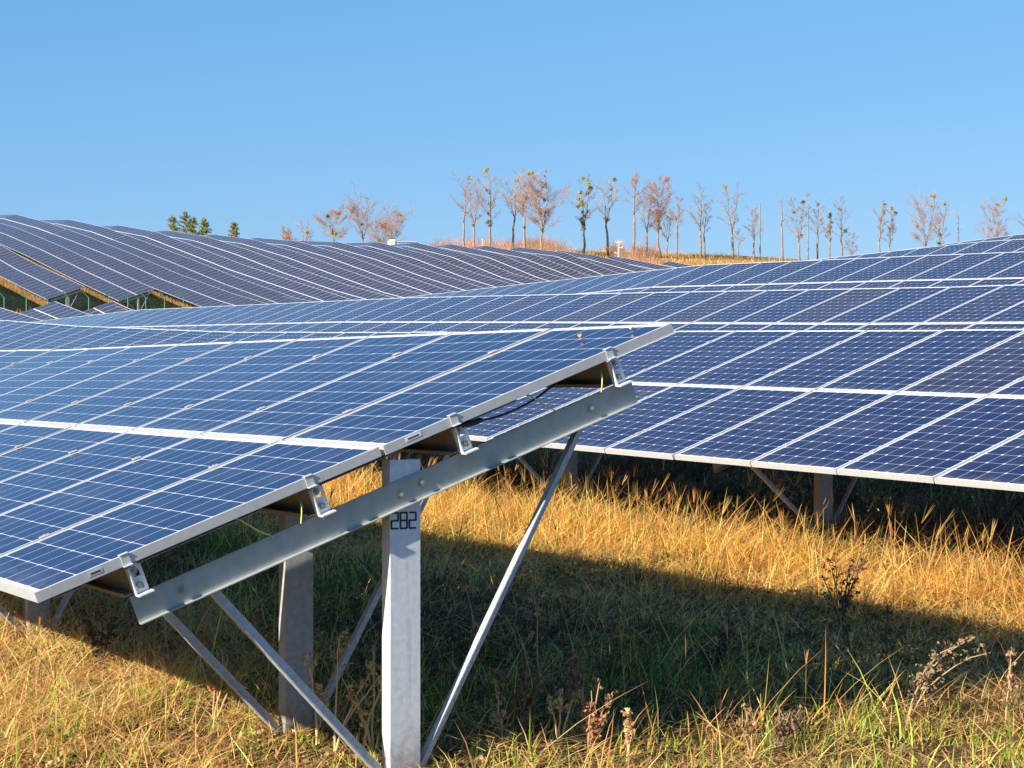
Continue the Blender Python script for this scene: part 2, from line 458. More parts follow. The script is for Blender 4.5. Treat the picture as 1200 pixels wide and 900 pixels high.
def soil():
    m, t, p, out = new_mat('meadow_soil')
    pc = pos_coord(t)
    n1 = noise(t, .35, 4, pc)
    n2 = noise(t, 5, 5, pc, .65)
    n3 = noise(t, .06, 3, pc)
    tan = mix(t, ramp(t, n2, .35, .7), (.30, .175, .055), (.46, .27, .085))
    brown = mix(t, ramp(t, n2, .35, .7), (.022, .016, .010), (.065, .042, .022))
    green = mix(t, ramp(t, n2, .35, .7), (.022, .034, .009), (.055, .072, .018))
    sp = t.nodes.new('ShaderNodeSeparateXYZ')
    t.links.new(pc, sp.inputs[0])
    far = ramp(t, sp.outputs[1], 40, 110)
    c = mix(t, mth(t, 'MULTIPLY', ramp(t, n1, .46, .60), mth(t, 'SUBTRACT', 1.0, mth(t, 'MULTIPLY', far, .85))), brown, green)
    # the meadow grows drier with the distance from the valley
    dry = mth(t, 'ADD', ramp(t, n3, .40, .55), mth(t, 'MULTIPLY', far, .75))
    c = mix(t, mth(t, 'MINIMUM', mth(t, 'MULTIPLY', dry, mth(t, 'ADD', .35, mth(t, 'MULTIPLY', far, .6))), .95), c, tan)
    t.links.new(c, p.inputs['Base Color'])
    p.inputs['Roughness'].default_value = .95
    p.inputs['Specular IOR Level'].default_value = .1
    bump(t, p, n2, .9, .12)
    return m
M_SOIL = soil()

def blade_mat(name, trans=.5):
    m, t, p, out = new_mat(name)
    at = t.nodes.new('ShaderNodeAttribute')
    at.attribute_name = 'tint'
    t.links.new(at.outputs['Color'], p.inputs['Base Color'])
    p.inputs['Roughness'].default_value = .6
    p.inputs['Specular IOR Level'].default_value = .25
    tr = t.nodes.new('ShaderNodeBsdfTranslucent')
    t.links.new(at.outputs['Color'], tr.inputs[0])
    ms = t.nodes.new('ShaderNodeMixShader')
    ms.inputs[0].default_value = trans
    t.links.new(p.outputs[0], ms.inputs[1])
    t.links.new(tr.outputs[0], ms.inputs[2])
    t.links.new(ms.outputs[0], out.inputs[0])
    return m
M_BLADE = blade_mat('grass_blades')
def bark(name, c1, c2):
    m, t, p, out = new_mat(name)
    n = noise(t, 1.5, 4, obj_coord(t))
    t.links.new(mix(t, ramp(t, n, .3, .7), c1, c2), p.inputs['Base Color'])
    p.inputs['Roughness'].default_value = .9
    return m
M_BARK = bark('tree_bark', (.17, .115, .08), (.31, .22, .155))
M_BARKD = bark('dark_bark', (.15, .11, .08), (.26, .19, .14))

# ------------------------------------------------------------------ ground
def axis(*parts):
    return np.unique(np.round(np.concatenate(parts), 3))
ga = axis([-3000, -1200, -500, -220, -110, -60], np.arange(-30, 34, .5), np.arange(34, 80, 2), np.arange(80, 350, 3), [380, 450, 600, 1000, 2000, 4000])
gb = axis([-4000, -1500, -600, -260, -120, -60, -36], np.arange(-20, 20, .5), np.arange(20, 60, 2), np.arange(60, 260, 3), [290, 350, 500, 900, 1800, 4000])
A_, B_ = np.meshgrid(ga, gb, indexing='ij')
X_, Y_ = xy(A_, B_)
Z_ = G(A_, B_)
r_ = np.hypot(np.maximum(np.abs(A_ - 155) - 175, 0), np.maximum(np.abs(B_ - 116) - 130, 0))
Z_ = Z_ - np.minimum(r_ * .05, 45)
na, nb = len(ga), len(gb)
ii = np.arange(na * nb).reshape(na, nb)
q = np.stack([ii[:-1, :-1], ii[1:, :-1], ii[1:, 1:], ii[:-1, 1:]], -1).reshape(-1, 4)
q = q[:, ::-1]
me = mesh_np('ground', np.stack([X_, Y_, Z_], -1).reshape(-1, 3), q.ravel(), np.full(len(q), 4), [M_SOIL], smooth=True)
ground = put(bpy.data.objects.new('ground', me))
tag(ground, kind='structure')

# ------------------------------------------------------------------ solar modules
TILT = R(20.16)
CT, ST = math.cos(TILT), math.sin(TILT)
def uv_set(me, fn):
    uvl = me.uv_layers.new(name='UVMap')
    for l in me.loops:
        uvl.data[l.index].uv = fn(me.vertices[l.vertex_index].co)
def frame_mb(mb, m):
    w = .011
    mb.quadbox([(0, 0, -TH), (MW, 0, -TH), (MW, w, -TH), (0, w, -TH), (0, 0, 0), (MW, 0, 0), (MW, w, 0), (0, w, 0)], m)
    mb.quadbox([(0, ML - w, -TH), (MW, ML - w, -TH), (MW, ML, -TH), (0, ML, -TH), (0, ML - w, 0), (MW, ML - w, 0), (MW, ML, 0), (0, ML, 0)], m)
    mb.quadbox([(0, w, -TH), (w, w, -TH), (w, ML - w, -TH), (0, ML - w, -TH), (0, w, 0), (w, w, 0), (w, ML - w, 0), (0, ML - w, 0)], m)
    mb.quadbox([(MW - w, w, -TH), (MW, w, -TH), (MW, ML - w, -TH), (MW - w, ML - w, -TH), (MW - w, w, 0), (MW, w, 0), (MW, ML - w, 0), (MW - w, ML - w, 0)], m)
def glass_mb(mb, m):
    w = .011
    mb.quadbox([(w, w, -.007), (MW - w, w, -.007), (MW - w, ML - w, -.007), (w, ML - w, -.007), (w, w, -.0025), (MW - w, w, -.0025), (MW - w, ML - w, -.0025), (w, ML - w, -.0025)], m)
mb = MB(); glass_mb(mb, 0); ME_GLASS = mb.mesh('module_laminate', [M_CELL]); uv_set(ME_GLASS, lambda c: (c.x, c.y))
mb = MB(); glass_mb(mb, 0); ME_GLASS2 = mb.mesh('module_laminate_mono', [M_CELL2]); uv_set(ME_GLASS2, lambda c: (c.x, c.y))
mb = MB(); frame_mb(mb, 0); ME_FRAME = mb.mesh('module_frame', [M_ALU])
mb = MB(); glass_mb(mb, 0); frame_mb(mb, 1); ME_WHOLE = mb.mesh('module_whole', [M_CELL2, M_ALU]); uv_set(ME_WHOLE, lambda c: (c.x, c.y))
ME_WHOLEH = ME_WHOLE.copy(); ME_WHOLEH.materials[0] = M_CELLH; ME_WHOLEH.materials[1] = M_ALUH

KNOT = [0.0, 8.12]
def T_row(a, b):
    """height of a table's lower edge: straight between the frames where the table may bend"""
    a = np.atleast_1d(np.asarray(a, float))
    j = np.floor((a - KNOT[0]) / KNOT[1])
    k0 = KNOT[0] + j * KNOT[1]
    f = (a - k0) / KNOT[1]
    bb = np.full(len(a), float(np.atleast_1d(b)[0]))
    return T(k0, bb) * (1 - f) + T(k0 + KNOT[1], bb) * f
B3 = Vector((UB[0], UB[1], 0))
A3 = Vector((UA[0], UA[1], 0))
def P3(a, b, z):
    x, y = xy(a, b)
    return Vector((x, y, z))
def frame_at(a, b, da=.25):
    """origin on the lower edge at a, and the table's axes there (along the row, up the slope, normal)"""
    z0, z1 = T_row([a - da, a + da], b)
    z = float(T_row(a, b)[0])
    u = (A3 + Vector((0, 0, (z1 - z0) / (2 * da)))).normalized()
    v = B3 * CT + Vector((0, 0, ST))
    v = (v - u * v.dot(u)).normalized()
    n = u.cross(v)
    if n.z < 0:
        n = -n
    return P3(a, b, z), u, v, n
def local(root_loc, o, parent, M):
    o.parent = parent
    o.matrix_local = Matrix.Translation(-Vector(root_loc)) @ M
def M4(o, u, v, n):
    return Matrix(((u.x, v.x, n.x, o.x), (u.y, v.y, n.y, o.y), (u.z, v.z, n.z, o.z), (0, 0, 0, 1)))

PURLIN_V = (.364, 1.17, 1.86, 2.67)
# shared structural meshes in table axes (x along the row, y up the slope, z normal)
def c_profile(w, h, t):
    """C channel: web on x = 0, flanges towards -x; y up"""
    return [(0, -h / 2), (0, h / 2), (-w * .35, h / 2), (-w * .35, h / 2 - t), (-t, h / 2 - t), (-t, -h / 2 + t), (-w, -h / 2 + t), (-w, -h / 2)]
mb = MB(); mb.prism(c_profile(.034, .112, .004), (0, .345, -.226), (0, 2.765, -.226), (1, 0, 0), (0, 0, 1)); ME_RAFTER = mb.mesh('rafter', [M_RAFT])
def post_mesh(h):
    mb = MB()
    t = .006
    pr = [(-.07, 0), (.07, 0), (.07, .075), (.05, .075), (.05, .069), (.064, .069), (.064, t), (-.064, t), (-.064, .069), (-.05, .069), (-.05, .075), (-.07, .075)]
    mb.prism(pr, (0, 0, 0), (0, 0, -h), (0, 1, 0), (1, 0, 0))
    return mb.mesh('post', [M_POST], bevel=.0015)
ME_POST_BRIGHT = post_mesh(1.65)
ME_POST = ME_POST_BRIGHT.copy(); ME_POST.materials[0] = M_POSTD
def brace_mb(p0, p1, mb):
    d = (Vector(p1) - Vector(p0)).normalized()
    X = Vector((1, 0, 0))
    Y = d.cross(X).normalized()
    mb.prism([(0, -.021), (0, .021), (-.040, .021), (-.040, .016), (-.005, .016), (-.005, -.021)], p0, p1, X, Y)

def bracket_mesh():
    mb = MB()
    # upright slotted plate made of strips round two slots, and a foot
    for y in (-.021, .021):
        mb.box((.0, y, .055), (.005, .014, .11))
    for z in (.004, .054, .106):
        mb.box((.0, .0, z), (.0045, .030, .026))
    mb.box((-.024, 0, .0), (.045, .064, .006))
    mb.box((-.006, -.0305, .055), (.034, .005, .11))
    me = mb.mesh('bracket', [M_ZINC])
    return me
ME_BRACKET = bracket_mesh()
mb = MB()
mb.box((-.0025, 0, -.020), (.0035, .036, .046)); mb.box((.005, 0, .003), (.024, .038, .004)); mb.box((-.010, 0, -.042), (.020, .038, .004))
ME_ENDCLAMP = mb.mesh('end_clamp', [M_ALU], bevel=.001)
mb = MB()
mb.box((0, 0, .003), (.034, .04, .004)); mb.box((-.006, 0, .004), (.004, .042, .006)); mb.box((.006, 0, .004), (.004, .042, .006)); mb.tube([(0, 0, .003), (0, 0, .009)], .005, 6)
ME_MIDCLAMP = mb.mesh('mid_clamp', [M_ALU])
mb = MB()
mb.tube([(0, 0, 0), (-.004, 0, 0)], .019, 14); mb.tube([(-.004, 0, 0), (-.016, 0, 0)], .0125, 6); mb.tube([(-.016, 0, 0), (-.026, 0, 0)], .007, 8)
ME_BOLT = mb.mesh('bolt', [M_BOLT])

def purlin(root, a0, a1, b, v, step=2.0, overhang=0.0):
    k = max(2, int(abs(a1 - a0) / step) + 1)
    mb = MB()
    prev = None
    pr = [(-.0, -.06), (-.0, .06), (-.045, .06), (-.045, .045), (-.041, .045), (-.041, .056), (-.004, .056), (-.004, -.056), (-.041, -.056), (-.041, -.045), (-.045, -.045), (-.045, -.06)]
    aa = np.linspace(a0, a1, k)
    rings = []
    for a in aa:
        o, u, vv, n = frame_at(a, b)
        c = o + vv * v - n * (TH + .062)
        n0 = len(mb.v)
        mb.v += [tuple(c + vv * x + n * y - root.location) for x, y in pr]
        rings.append(n0)
    K = len(pr)
    for i in range(k - 1):
        for j in range(K):
            j2 = (j + 1) % K
            mb.f.append((rings[i] + j, rings[i] + j2, rings[i + 1] + j2, rings[i + 1] + j)); mb.m.append(0)
    mb.f.append(tuple(rings[0] + j for j in range(K))); mb.m.append(0)
    mb.f.append(tuple(rings[-1] + j for j in reversed(range(K)))); mb.m.append(0)
    return mb.build('purlin', M_PURL, root)

def support(root, a, b, braces=True, rafter=True, post_me=None):
    """post, rafter and two braces under the table at a"""
    o, u, v, n = frame_at(a, b)
    M = M4(o, u, v, n)
    parts = []
    if rafter:
        r = put(bpy.data.objects.new('rafter', ME_RAFTER)); local(root.location, r, root, M); parts.append(r)
    top = o + v * 1.595 - n * .175 + u * .002
    top.z += .075
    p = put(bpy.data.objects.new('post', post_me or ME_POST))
    Mz = Matrix(((A3.x, B3.x, 0, top.x), (A3.y, B3.y, 0, top.y), (0, 0, 1, top.z), (0, 0, 0, 1)))
    local(root.location, p, root, Mz); parts.append(p)
    if braces:
        gz = float(G(a, b + 1.42))
        foot = Vector((top.x, top.y, gz + .02))
        for vt, sgn in ((.66, -1), (2.53, 1)):
            t0 = o + v * vt - n * .245 + u * .052
            f0 = foot + B3 * (.078 * sgn) + u * .052
            Mi = M.inverted()
            mb = MB(); brace_mb(Mi @ t0, Mi @ f0, mb)
            br = mb.build('brace', M_GALV)
            local(root.location, br, root, M); parts.append(br)
    return o, u, v, n, parts

def strip(root, a0, a1, b, name, step=1.012, stuff=False):
    """the modules of a long distant stretch as one surface, bent over the ground"""
    k = int(round((a1 - a0) / step)) + 1
    aa = a0 + np.arange(k) * step
    V, F, UV, MI = [], [], [], []
    z = T_row(aa, b)
    for i, a in enumerate(aa):
        o = P3(a, b, z[i]) - root.location
        v = B3 * CT + Vector((0, 0, ST))
        n = Vector((-B3.x * ST, -B3.y * ST, CT))
        for vv, dz in ((0, 0), (ML + VG / 2, 0), (2 * ML + VG, 0), (2 * ML + VG, -TH), (0, -TH)):
            V.append(tuple(o + v * vv + n * dz))
            UV.append((a - a0, vv))
    for i in range(k - 1):
        p0, p1 = i * 5, i * 5 + 5
        for j in range(5):
            j2 = (j + 1) % 5
            F.append((p0 + j, p1 + j, p1 + j2, p0 + j2)[::-1]); MI.append(0 if j < 2 else (1 if j in (2, 4) else 2))
    F.append((0, 1, 2, 3, 4)[::-1]); MI.append(1)
    e = (k - 1) * 5
    F.append((e, e + 1, e + 2, e + 3, e + 4)); MI.append(1)
    me = bpy.data.meshes.new(name)
    me.from_pydata(V, [], F)
    for m in (M_STRIP, M_ALU, M_BACK):
        me.materials.append(m)
    me.polygons.foreach_set('material_index', np.array(MI, np.int32))
    uvl = me.uv_layers.new(name='UVMap')
    for l in me.loops:
        uvl.data[l.index].uv = UV[l.vertex_index]
    me.update()
    o = put(bpy.data.objects.new(name, me), root)
    if stuff:
        o['kind'] = 'stuff'
    return o

def modules(root, a0, ncol, b, first_gap=0, split=True, glass=None, extra=.018, jitter=0):
    """individual modules, ncol columns of two; returns the a of every column edge"""
    a = a0
    edges = []
    rr = random.Random(int(b * 100))
    for c in range(ncol):
        if c > 0 and (c - first_gap) % 4 == 0:
            a += extra
        o, u, v, n = frame_at(a + MW / 2, b)
        o = o - u * (MW / 2)
        sag = -n * (.004 * rr.random()) if jitter else Vector((0, 0, 0))
        edges.append((a, o, u, v, n))
        for r in range(2):
            oo = o + v * (r * (ML + VG)) + sag + (n * (.004 * (rr.random() - .5)) if jitter else Vector((0, 0, 0)))
            if split:
                m = put(bpy.data.objects.new('module', glass))
                local(root.location, m, root, M4(oo, u, v, n))
                f = put(bpy.data.objects.new('frame', ME_FRAME), m)
            else:
                m = put(bpy.data.objects.new('module', glass or ME_WHOLE))
                local(root.location, m, root, M4(oo, u, v, n))
        a += PITCH
    return a, edges

GRP = 'rows of solar arrays'
ROW_B = [2.118, 9.0, 15.6, 22.3, 29.4] + [36.1 + 6.8 * i for i in range(18)]
def array_root(a, b, label):
    KNOT[0] = a
    KNOT[1] = 12.25 if b > 42 and a > 100 else 8.12
    z = float(G(a, b))
    return empty('solar_array', P3(a, b, z), label, 'solar array', GRP)

# --- the numbered array in the foreground
A0 = 7.237
b = ROW_B[0]
r0 = array_root(A0 + 1.03, b, 'nearest solar array, its open galvanised end frame carrying the post numbered 282')
aend, edges = modules(r0, A0, 26, b, first_gap=1, split=True, glass=ME_GLASS, extra=.018, jitter=1)
for v in PURLIN_V:
    purlin(r0, A0 + .045, aend, b, v)
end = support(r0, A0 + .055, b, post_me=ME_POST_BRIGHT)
for a in [A0 + 1.13] + [A0 + 5.22 + 4.066 * i for i in range(6)]:
    support(r0, a, b)
edges_first = edges[0][1:]
# clamps
o, u, v, n = edges[0][1:]
for pv in PURLIN_V:
    c = put(bpy.data.objects.new('end_clamp', ME_ENDCLAMP)); local(r0.location, c, r0, M4(o + v * pv, u, v, n))
for c_ in range(1, 22):
    o, u, v, n = edges[c_][1:]
    g = .006 + (.009 if (c_ - 1) % 4 == 0 else 0)
    for pv in PURLIN_V:
        c = put(bpy.data.objects.new('mid_clamp', ME_MIDCLAMP)); local(r0.location, c, r0, M4(o + v * pv - u * g, u, v, n))
# brackets, bolts, wires at the open end
o, u, v, n = end[:4]
Mend = M4(o, u, v, n)
def at_end(x, y, z):
    return Mend @ Vector((x, y, z))
for pv in PURLIN_V:
    c = put(bpy.data.objects.new('bracket', ME_BRACKET))
    local(r0.location, c, r0, M4(at_end(-.022, pv + .03, -.170), u, v, n))
    for z, y in ((-.072, -.006), (-.135, -.006)):
        d = put(bpy.data.objects.new('bolt', ME_BOLT)); local(r0.location, d, r0, M4(at_end(-.020, pv + .03 + y, z), u, v, n))
for y, z in ((.55, -.225), (1.55, -.232), (1.655, -.220), (2.53, -.222)):
    d = put(bpy.data.objects.new('bolt', ME_BOLT)); local(r0.location, d, r0, M4(at_end(-.004, y, z), u, v, n))
def wire(pts, rad, mats, name, root, k=10):
    P = [Vector(p) for p in pts]
    out = []
    for i in range(len(P) - 1):
        p0, p1, p2, p3 = P[max(i - 1, 0)], P[i], P[i + 1], P[min(i + 2, len(P) - 1)]
        for j in range(k):
            t = j / k
            out.append(.5 * ((2 * p1) + (p2 - p0) * t + (2 * p0 - 5 * p1 + 4 * p2 - p3) * t * t + (3 * p1 - p0 - 3 * p2 + p3) * t ** 3))
    out.append(P[-1])
    mb = MB()
    mb.tube([p - root.location for p in out], rad, 6)
    return mb.build(name, mats, root, smooth=True)
for y0, y1, s in ((.84, .98, 0), (2.24, 2.28, 0)):
    wire([at_end(-.004, y0, -.042), at_end(-.012, y0 + .03, -.075), at_end(-.012, y0 + .08, -.135), at_end(-.004, y0 + .13, -.178)], .0032, M_GY, 'earth_wire', r0)
    wire([at_end(-.003, y0 - .006, -.036), at_end(-.008, y0 + .012, -.060)], .0048, M_CYAN, 'wire_sleeve', r0, 3)
for pv in (PURLIN_V[1], PURLIN_V[3]):
    wire([at_end(-.03, pv - .055, -.085), at_end(-.04, pv - .066, -.12), at_end(-.035, pv - .085, -.168)], .003, M_GY, 'earth_wire', r0)
    wire([at_end(-.03, pv - .055, -.078), at_end(-.036, pv - .058, -.112)], .0045, M_GREENW, 'wire_sleeve', r0, 3)
wire([at_end(.02, 1.90, -.048), at_end(-.02, 2.05, -.085), at_end(-.01, 2.25, -.088), at_end(.02, 2.46, -.052)], .005, M_BLACK, 'cable', r0)
wire([at_end(-.01, 1.87, -.055), at_end(-.035, 1.93, -.066), at_end(-.01, 2.0, -.075)], .012, M_BLACK, 'cable', r0, 5)
# small sticker on two frames
for y, l, dark in ((.24, .055, True), (1.66, .075, False)):
    mb = MB()
    mb.box((-.0008, y, -.019), (.0012, l, .017), m=0)
    mb.box((-.0016, y, -.019), (.0008, l * .72, .006), m=1)
    s = mb.build('sticker', [M_LABEL if not dark else M_ALU, M_INK])
    oo, uu, vv, nn = edges[0][1:]
    local(r0.location, s, r0, M4(oo, uu, vv, nn))
# stencilled number 282 on the post
post = end[4][1]
mb = MB()
SEG = {'2': 'abged', '8': 'abcdefg'}
hw, hh, tk = .030, .064, .0048
for i, ch in enumerate('282'):
    cx = (i - 1) * .041 - .008
    for s in SEG[ch]:
        x0, z0, sx, sz = {'a': (0, hh / 2, hw, tk), 'g': (0, 0, hw, tk), 'd': (0, -hh / 2, hw, tk), 'b': (hw / 2, hh / 4, tk, hh / 2), 'c': (hw / 2, -hh / 4, tk, hh / 2), 'e': (-hw / 2, -hh / 4, tk, hh / 2), 'f': (-hw / 2, hh / 4, tk, hh / 2)}[s]
        mb.box((-.001, cx + x0, -.250 + z0), (.0016 + .0002 * 'abcdefg'.index(s), sx + tk * .5, sz + tk * .5))
num = mb.build('stencilled_number', M_INK, post)

# --- second array, across the sunlit strip
b = ROW_B[1]
A1 = 13.12 - 8 * PITCH - .02
r1 = array_root(A1, b, 'second solar array from the camera, standing over the band of sunlit golden grass')
aend, edges = modules(r1, A1, 40, b, first_gap=0, split=True, glass=ME_GLASS2, extra=.02, jitter=1)
strip(r1, aend + .03, 108, b, 'distant_modules', stuff=True)
for v in PURLIN_V:
    purlin(r1, A1, aend, b, v)
for c_ in range(2, 27):
    o, u, v, n = edges[c_][1:]
    for pv in PURLIN_V:
        c = put(bpy.data.objects.new('mid_clamp', ME_MIDCLAMP)); local(r1.location, c, r1, M4(o + v * pv - u * (.006 + (.01 if c_ % 4 == 0 else 0)), u, v, n))
for i in range(10):
    support(r1, A1 + 4.068 * i + (.0 if i else .1), b)

# --- rows 3 to 7 of the front field
front = [
    (2, 12.2, 50, 112.0, 'third solar array from the camera, its lower modules mostly hidden by the second array'),
    (3, 19.2, 42, 119.0, 'fourth solar array from the camera, its top edge dipping to the left'),
    (4, 26.4, 22, 122.5, 'fifth solar array from the camera, only a wedge of it at the right skyline'),
    (5, 32.2, 16, 128.6, 'sixth solar array from the camera, a thin strip along the right skyline'),
]
for k, a0, nc, a1, lab in front:
    b = ROW_B[k]
    rt = array_root(a0, b, lab)
    aend, edges = modules(rt, a0, nc, b, first_gap=0, split=False, extra=.012)
    strip(rt, aend + .02, a1, b, 'distant_modules', stuff=True)
    for v in (.364, 2.67):
        purlin(rt, a0, a1, b, v, step=4)
    for i in range(int((aend - a0) / 4.06) + 1):
        support(rt, a0 + .1 + 4.06 * i, b, braces=(k == 2))
    for a in (a1 - .3, a1 - 4.3, a1 - 8.3):
        support(rt, a, b)
b = ROW_B[6]
rt = array_root(60.0, b, 'solar array before the fence showing only the small tip of its far end')
strip(rt, 60.0, 136.8, b, 'module_deck')
for v in (.364, 2.67):
    purlin(rt, 60.0, 136.8, b, v, step=6)
for a in (136.4, 132.4, 128.4, 124.4):
    support(rt, a, b)

# --- a row beyond the left border of the picture; its shadow lies on the slope by the fence
rt = array_root(141.5, ROW_B[5], 'solar array of the slope beyond the left border, behind the fence')
strip(rt, 141.5, 195.0, ROW_B[5], 'module_deck')
for v in (.364, 2.67):
    purlin(rt, 141.5, 195.0, ROW_B[5], v, step=6)
for j in range(5):
    support(rt, 141.6 + 4.06 * j, ROW_B[5])

# --- the rows on the hillside
hill_names = ['lowest solar array of the hillside, its open end frame beside the green fence',
 'second lowest solar array of the hillside, its braced end post beside the fence',
 'third solar array up the hillside, first to run behind the field in front',
 'fourth solar array up the hillside', 'fifth solar array up the hillside', 'sixth solar array up the hillside', 'seventh solar array up the hillside',
 'eighth solar array up the hillside', 'ninth solar array up the hillside', 'tenth solar array up the hillside', 'eleventh solar array up the hillside',
 'twelfth solar array up the hillside', 'thirteenth solar array up the hillside', 'fourteenth solar array up the hillside', 'fifteenth solar array up the hillside',
 'last full solar array of the hillside, ending beside the white utility pole', 'hindmost short solar array, only its dark peaked end beside the dry ridge']
tails = {3: ', its crest the second skyline scallop', 4: ', its crest right of the second scallop', 5: ', crest in front of the conifer tops', 6: ', crest just right of the conifers',
 7: ', crest below the small russet bush', 8: ', crest below the russet tree', 9: ', crest in front of the white cabin', 10: ', crest left of the first bare trees', 11: ', crest below the first tall bare trees',
 12: ', crest below the forked bare trees', 13: ', crest below the dense russet tree', 14: ', crest below the mistletoe tree'}
for i, nm in enumerate(hill_names):
    k = 6 + i
    b = ROW_B[k]
    a0 = {6: 143.6, 7: 147.4}.get(k, 136.0 + 3.2 * (k - 8))
    a1 = {6: 200.0}.get(k, 236.0)
    if k >= 16: a1 = 233.0
    if k == 21: a1 = 230.5
    if k == 22: a0, a1 = 204.0, 226.5
    rt = array_root(a0, b, nm + tails.get(i, ''))
    if k <= 9:
        a0 = a0 if k < 8 else 143.0 if k == 9 else 141.0
        aend, edges = modules(rt, a0, 50, b, first_gap=0, split=False, glass=ME_WHOLEH, extra=.012)
        if a1 > aend + 2:
            strip(rt, aend + .02, a1, b, 'distant_modules', stuff=True)
    else:
        strip(rt, a0, a1, b, 'module_deck')
    for v in (.364, 2.67):
        purlin(rt, a0 + .05, a1 - .3, b, v, step=6)
    for j in range(8 if k <= 8 else 2):
        support(rt, a0 + .06 + 4.06 * j, b)
    support(rt, a1 - .4, b)

# ------------------------------------------------------------------ ribbons: grass blades, twigs, leaves
def ribbons(base, direction, length, width, bend, tint, name, mat, parent=None, origin=(0, 0, 0), seg=3, side=None, droop=None):
    """N curved, tapering ribbons in one mesh. base Nx3, direction Nx3 unit, bend Nx3 (added at the tip)"""
    n = len(base)
    rng_ = np.random.default_rng(n)
    if side is None:
        th = rng_.uniform(0, 2 * np.pi, n)
        side = np.stack([np.cos(th), np.sin(th), np.zeros(n)], -1)
    L = length[:, None]
    V = np.empty((n, 2 * seg + 1, 3), np.float32)
    C = np.empty((n, 2 * seg + 1, 4), np.float32)
    for k in range(seg + 1):
        t = k / seg
        c = base + direction * L * t + bend * L * (t ** 2)
        if k < seg:
            wd = (width * (1 - .75 * t ** 1.5) / 2)[:, None]
            V[:, 2 * k] = c - side * wd
            V[:, 2 * k + 1] = c + side * wd
        else:
            V[:, 2 * k] = c
    V -= np.asarray(origin, np.float32)
    C[:, :, :3] = tint[:, None, :]
    C[:, :, 3] = 1
    m = 2 * seg + 1
    off = (np.arange(n) * m)[:, None]
    quads = []
    for k in range(seg - 1):
        quads.append(np.concatenate([off + 2 * k, off + 2 * k + 1, off + 2 * k + 3, off + 2 * k + 2], 1))
    tri = np.concatenate([off + 2 * (seg - 1), off + 2 * (seg - 1) + 1, off + 2 * seg], 1)
    flat = np.concatenate([x.ravel() for x in quads] + [tri.ravel()])
    sizes = np.concatenate([np.full(n * (seg - 1), 4), np.full(n, 3)])
    me = mesh_np(name, V.reshape(-1, 3), flat, sizes, [mat])
    at = me.color_attributes.new('tint', 'FLOAT_COLOR', 'POINT')
    at.data.foreach_set('color', C.ravel())
    return put(bpy.data.objects.new(name, me), parent)
def leaf_quads(cen, size, tint, name, mat, parent=None, seed=0):
    n = len(cen)
    g = np.random.default_rng(seed)
    u = g.normal(size=(n, 3)); u /= np.linalg.norm(u, axis=1)[:, None]
    v = np.cross(u, g.normal(size=(n, 3))); v /= np.linalg.norm(v, axis=1)[:, None]
    s = size[:, None]
    V = np.stack([cen - u * s, cen - v * s * .6, cen + u * s, cen + v * s * .6], 1)
    C = np.concatenate([np.repeat(tint[:, None], 4, 1), np.ones((n, 4, 1))], -1).astype(np.float32)
    me = mesh_np(name, V.reshape(-1, 3), np.arange(4 * n), np.full(n, 4), [mat])
    at = me.color_attributes.new('tint', 'FLOAT_COLOR', 'POINT')
    at.data.foreach_set('color', C.ravel())
    return put(bpy.data.objects.new(name, me), parent)
def vary(c, n, rng, s=.25, hue=.08):
    c = np.asarray(c, float)
    k = np.exp(rng.normal(0, s, (n, 1)))
    return np.clip(c * k * np.exp(rng.normal(0, hue, (n, 3))), .003, .85)

# ------------------------------------------------------------------ the fence between the two fields
FENCE = [(-36.38, 136.77), (-35.36, 138.51), (-34.26, 140.36), (-33.18, 142.19), (-32.08, 144.07), (-31.03, 145.85), (-29.92, 147.74), (-28.87, 149.53), (-27.84, 151.27), (-26.74, 153.14), (-25.61, 155.05)]
fx0, fy0 = FENCE[0]
fz0 = float(Gxy(fx0, fy0))
fence = empty('fence', (fx0, fy0, fz0), 'green steel fence with posts bent over at the top, below the hillside arrays', 'fence')
tops = []
for i, (x, y) in enumerate(FENCE):
    z = float(Gxy(x, y))
    mb = MB()
    rel = Vector((x - fx0, y - fy0, z - fz0))
    h = 1.55
    bend = A3 * .12 - B3 * .42
    mb.tube([rel + Vector((0, 0, -.3)), rel + Vector((0, 0, h)), rel + Vector((bend.x, bend.y, h + .45))], .045, 6)
    mb.build('fence_post', M_FENCE, fence)
    tops.append((rel, h))
mb = MB()
for zz in (.15, .5, .85, 1.2, 1.45):
    mb.tube([r + Vector((0, 0, zz)) for r, h in tops], .006, 4)
mb.build('wires', M_FENCE, fence)

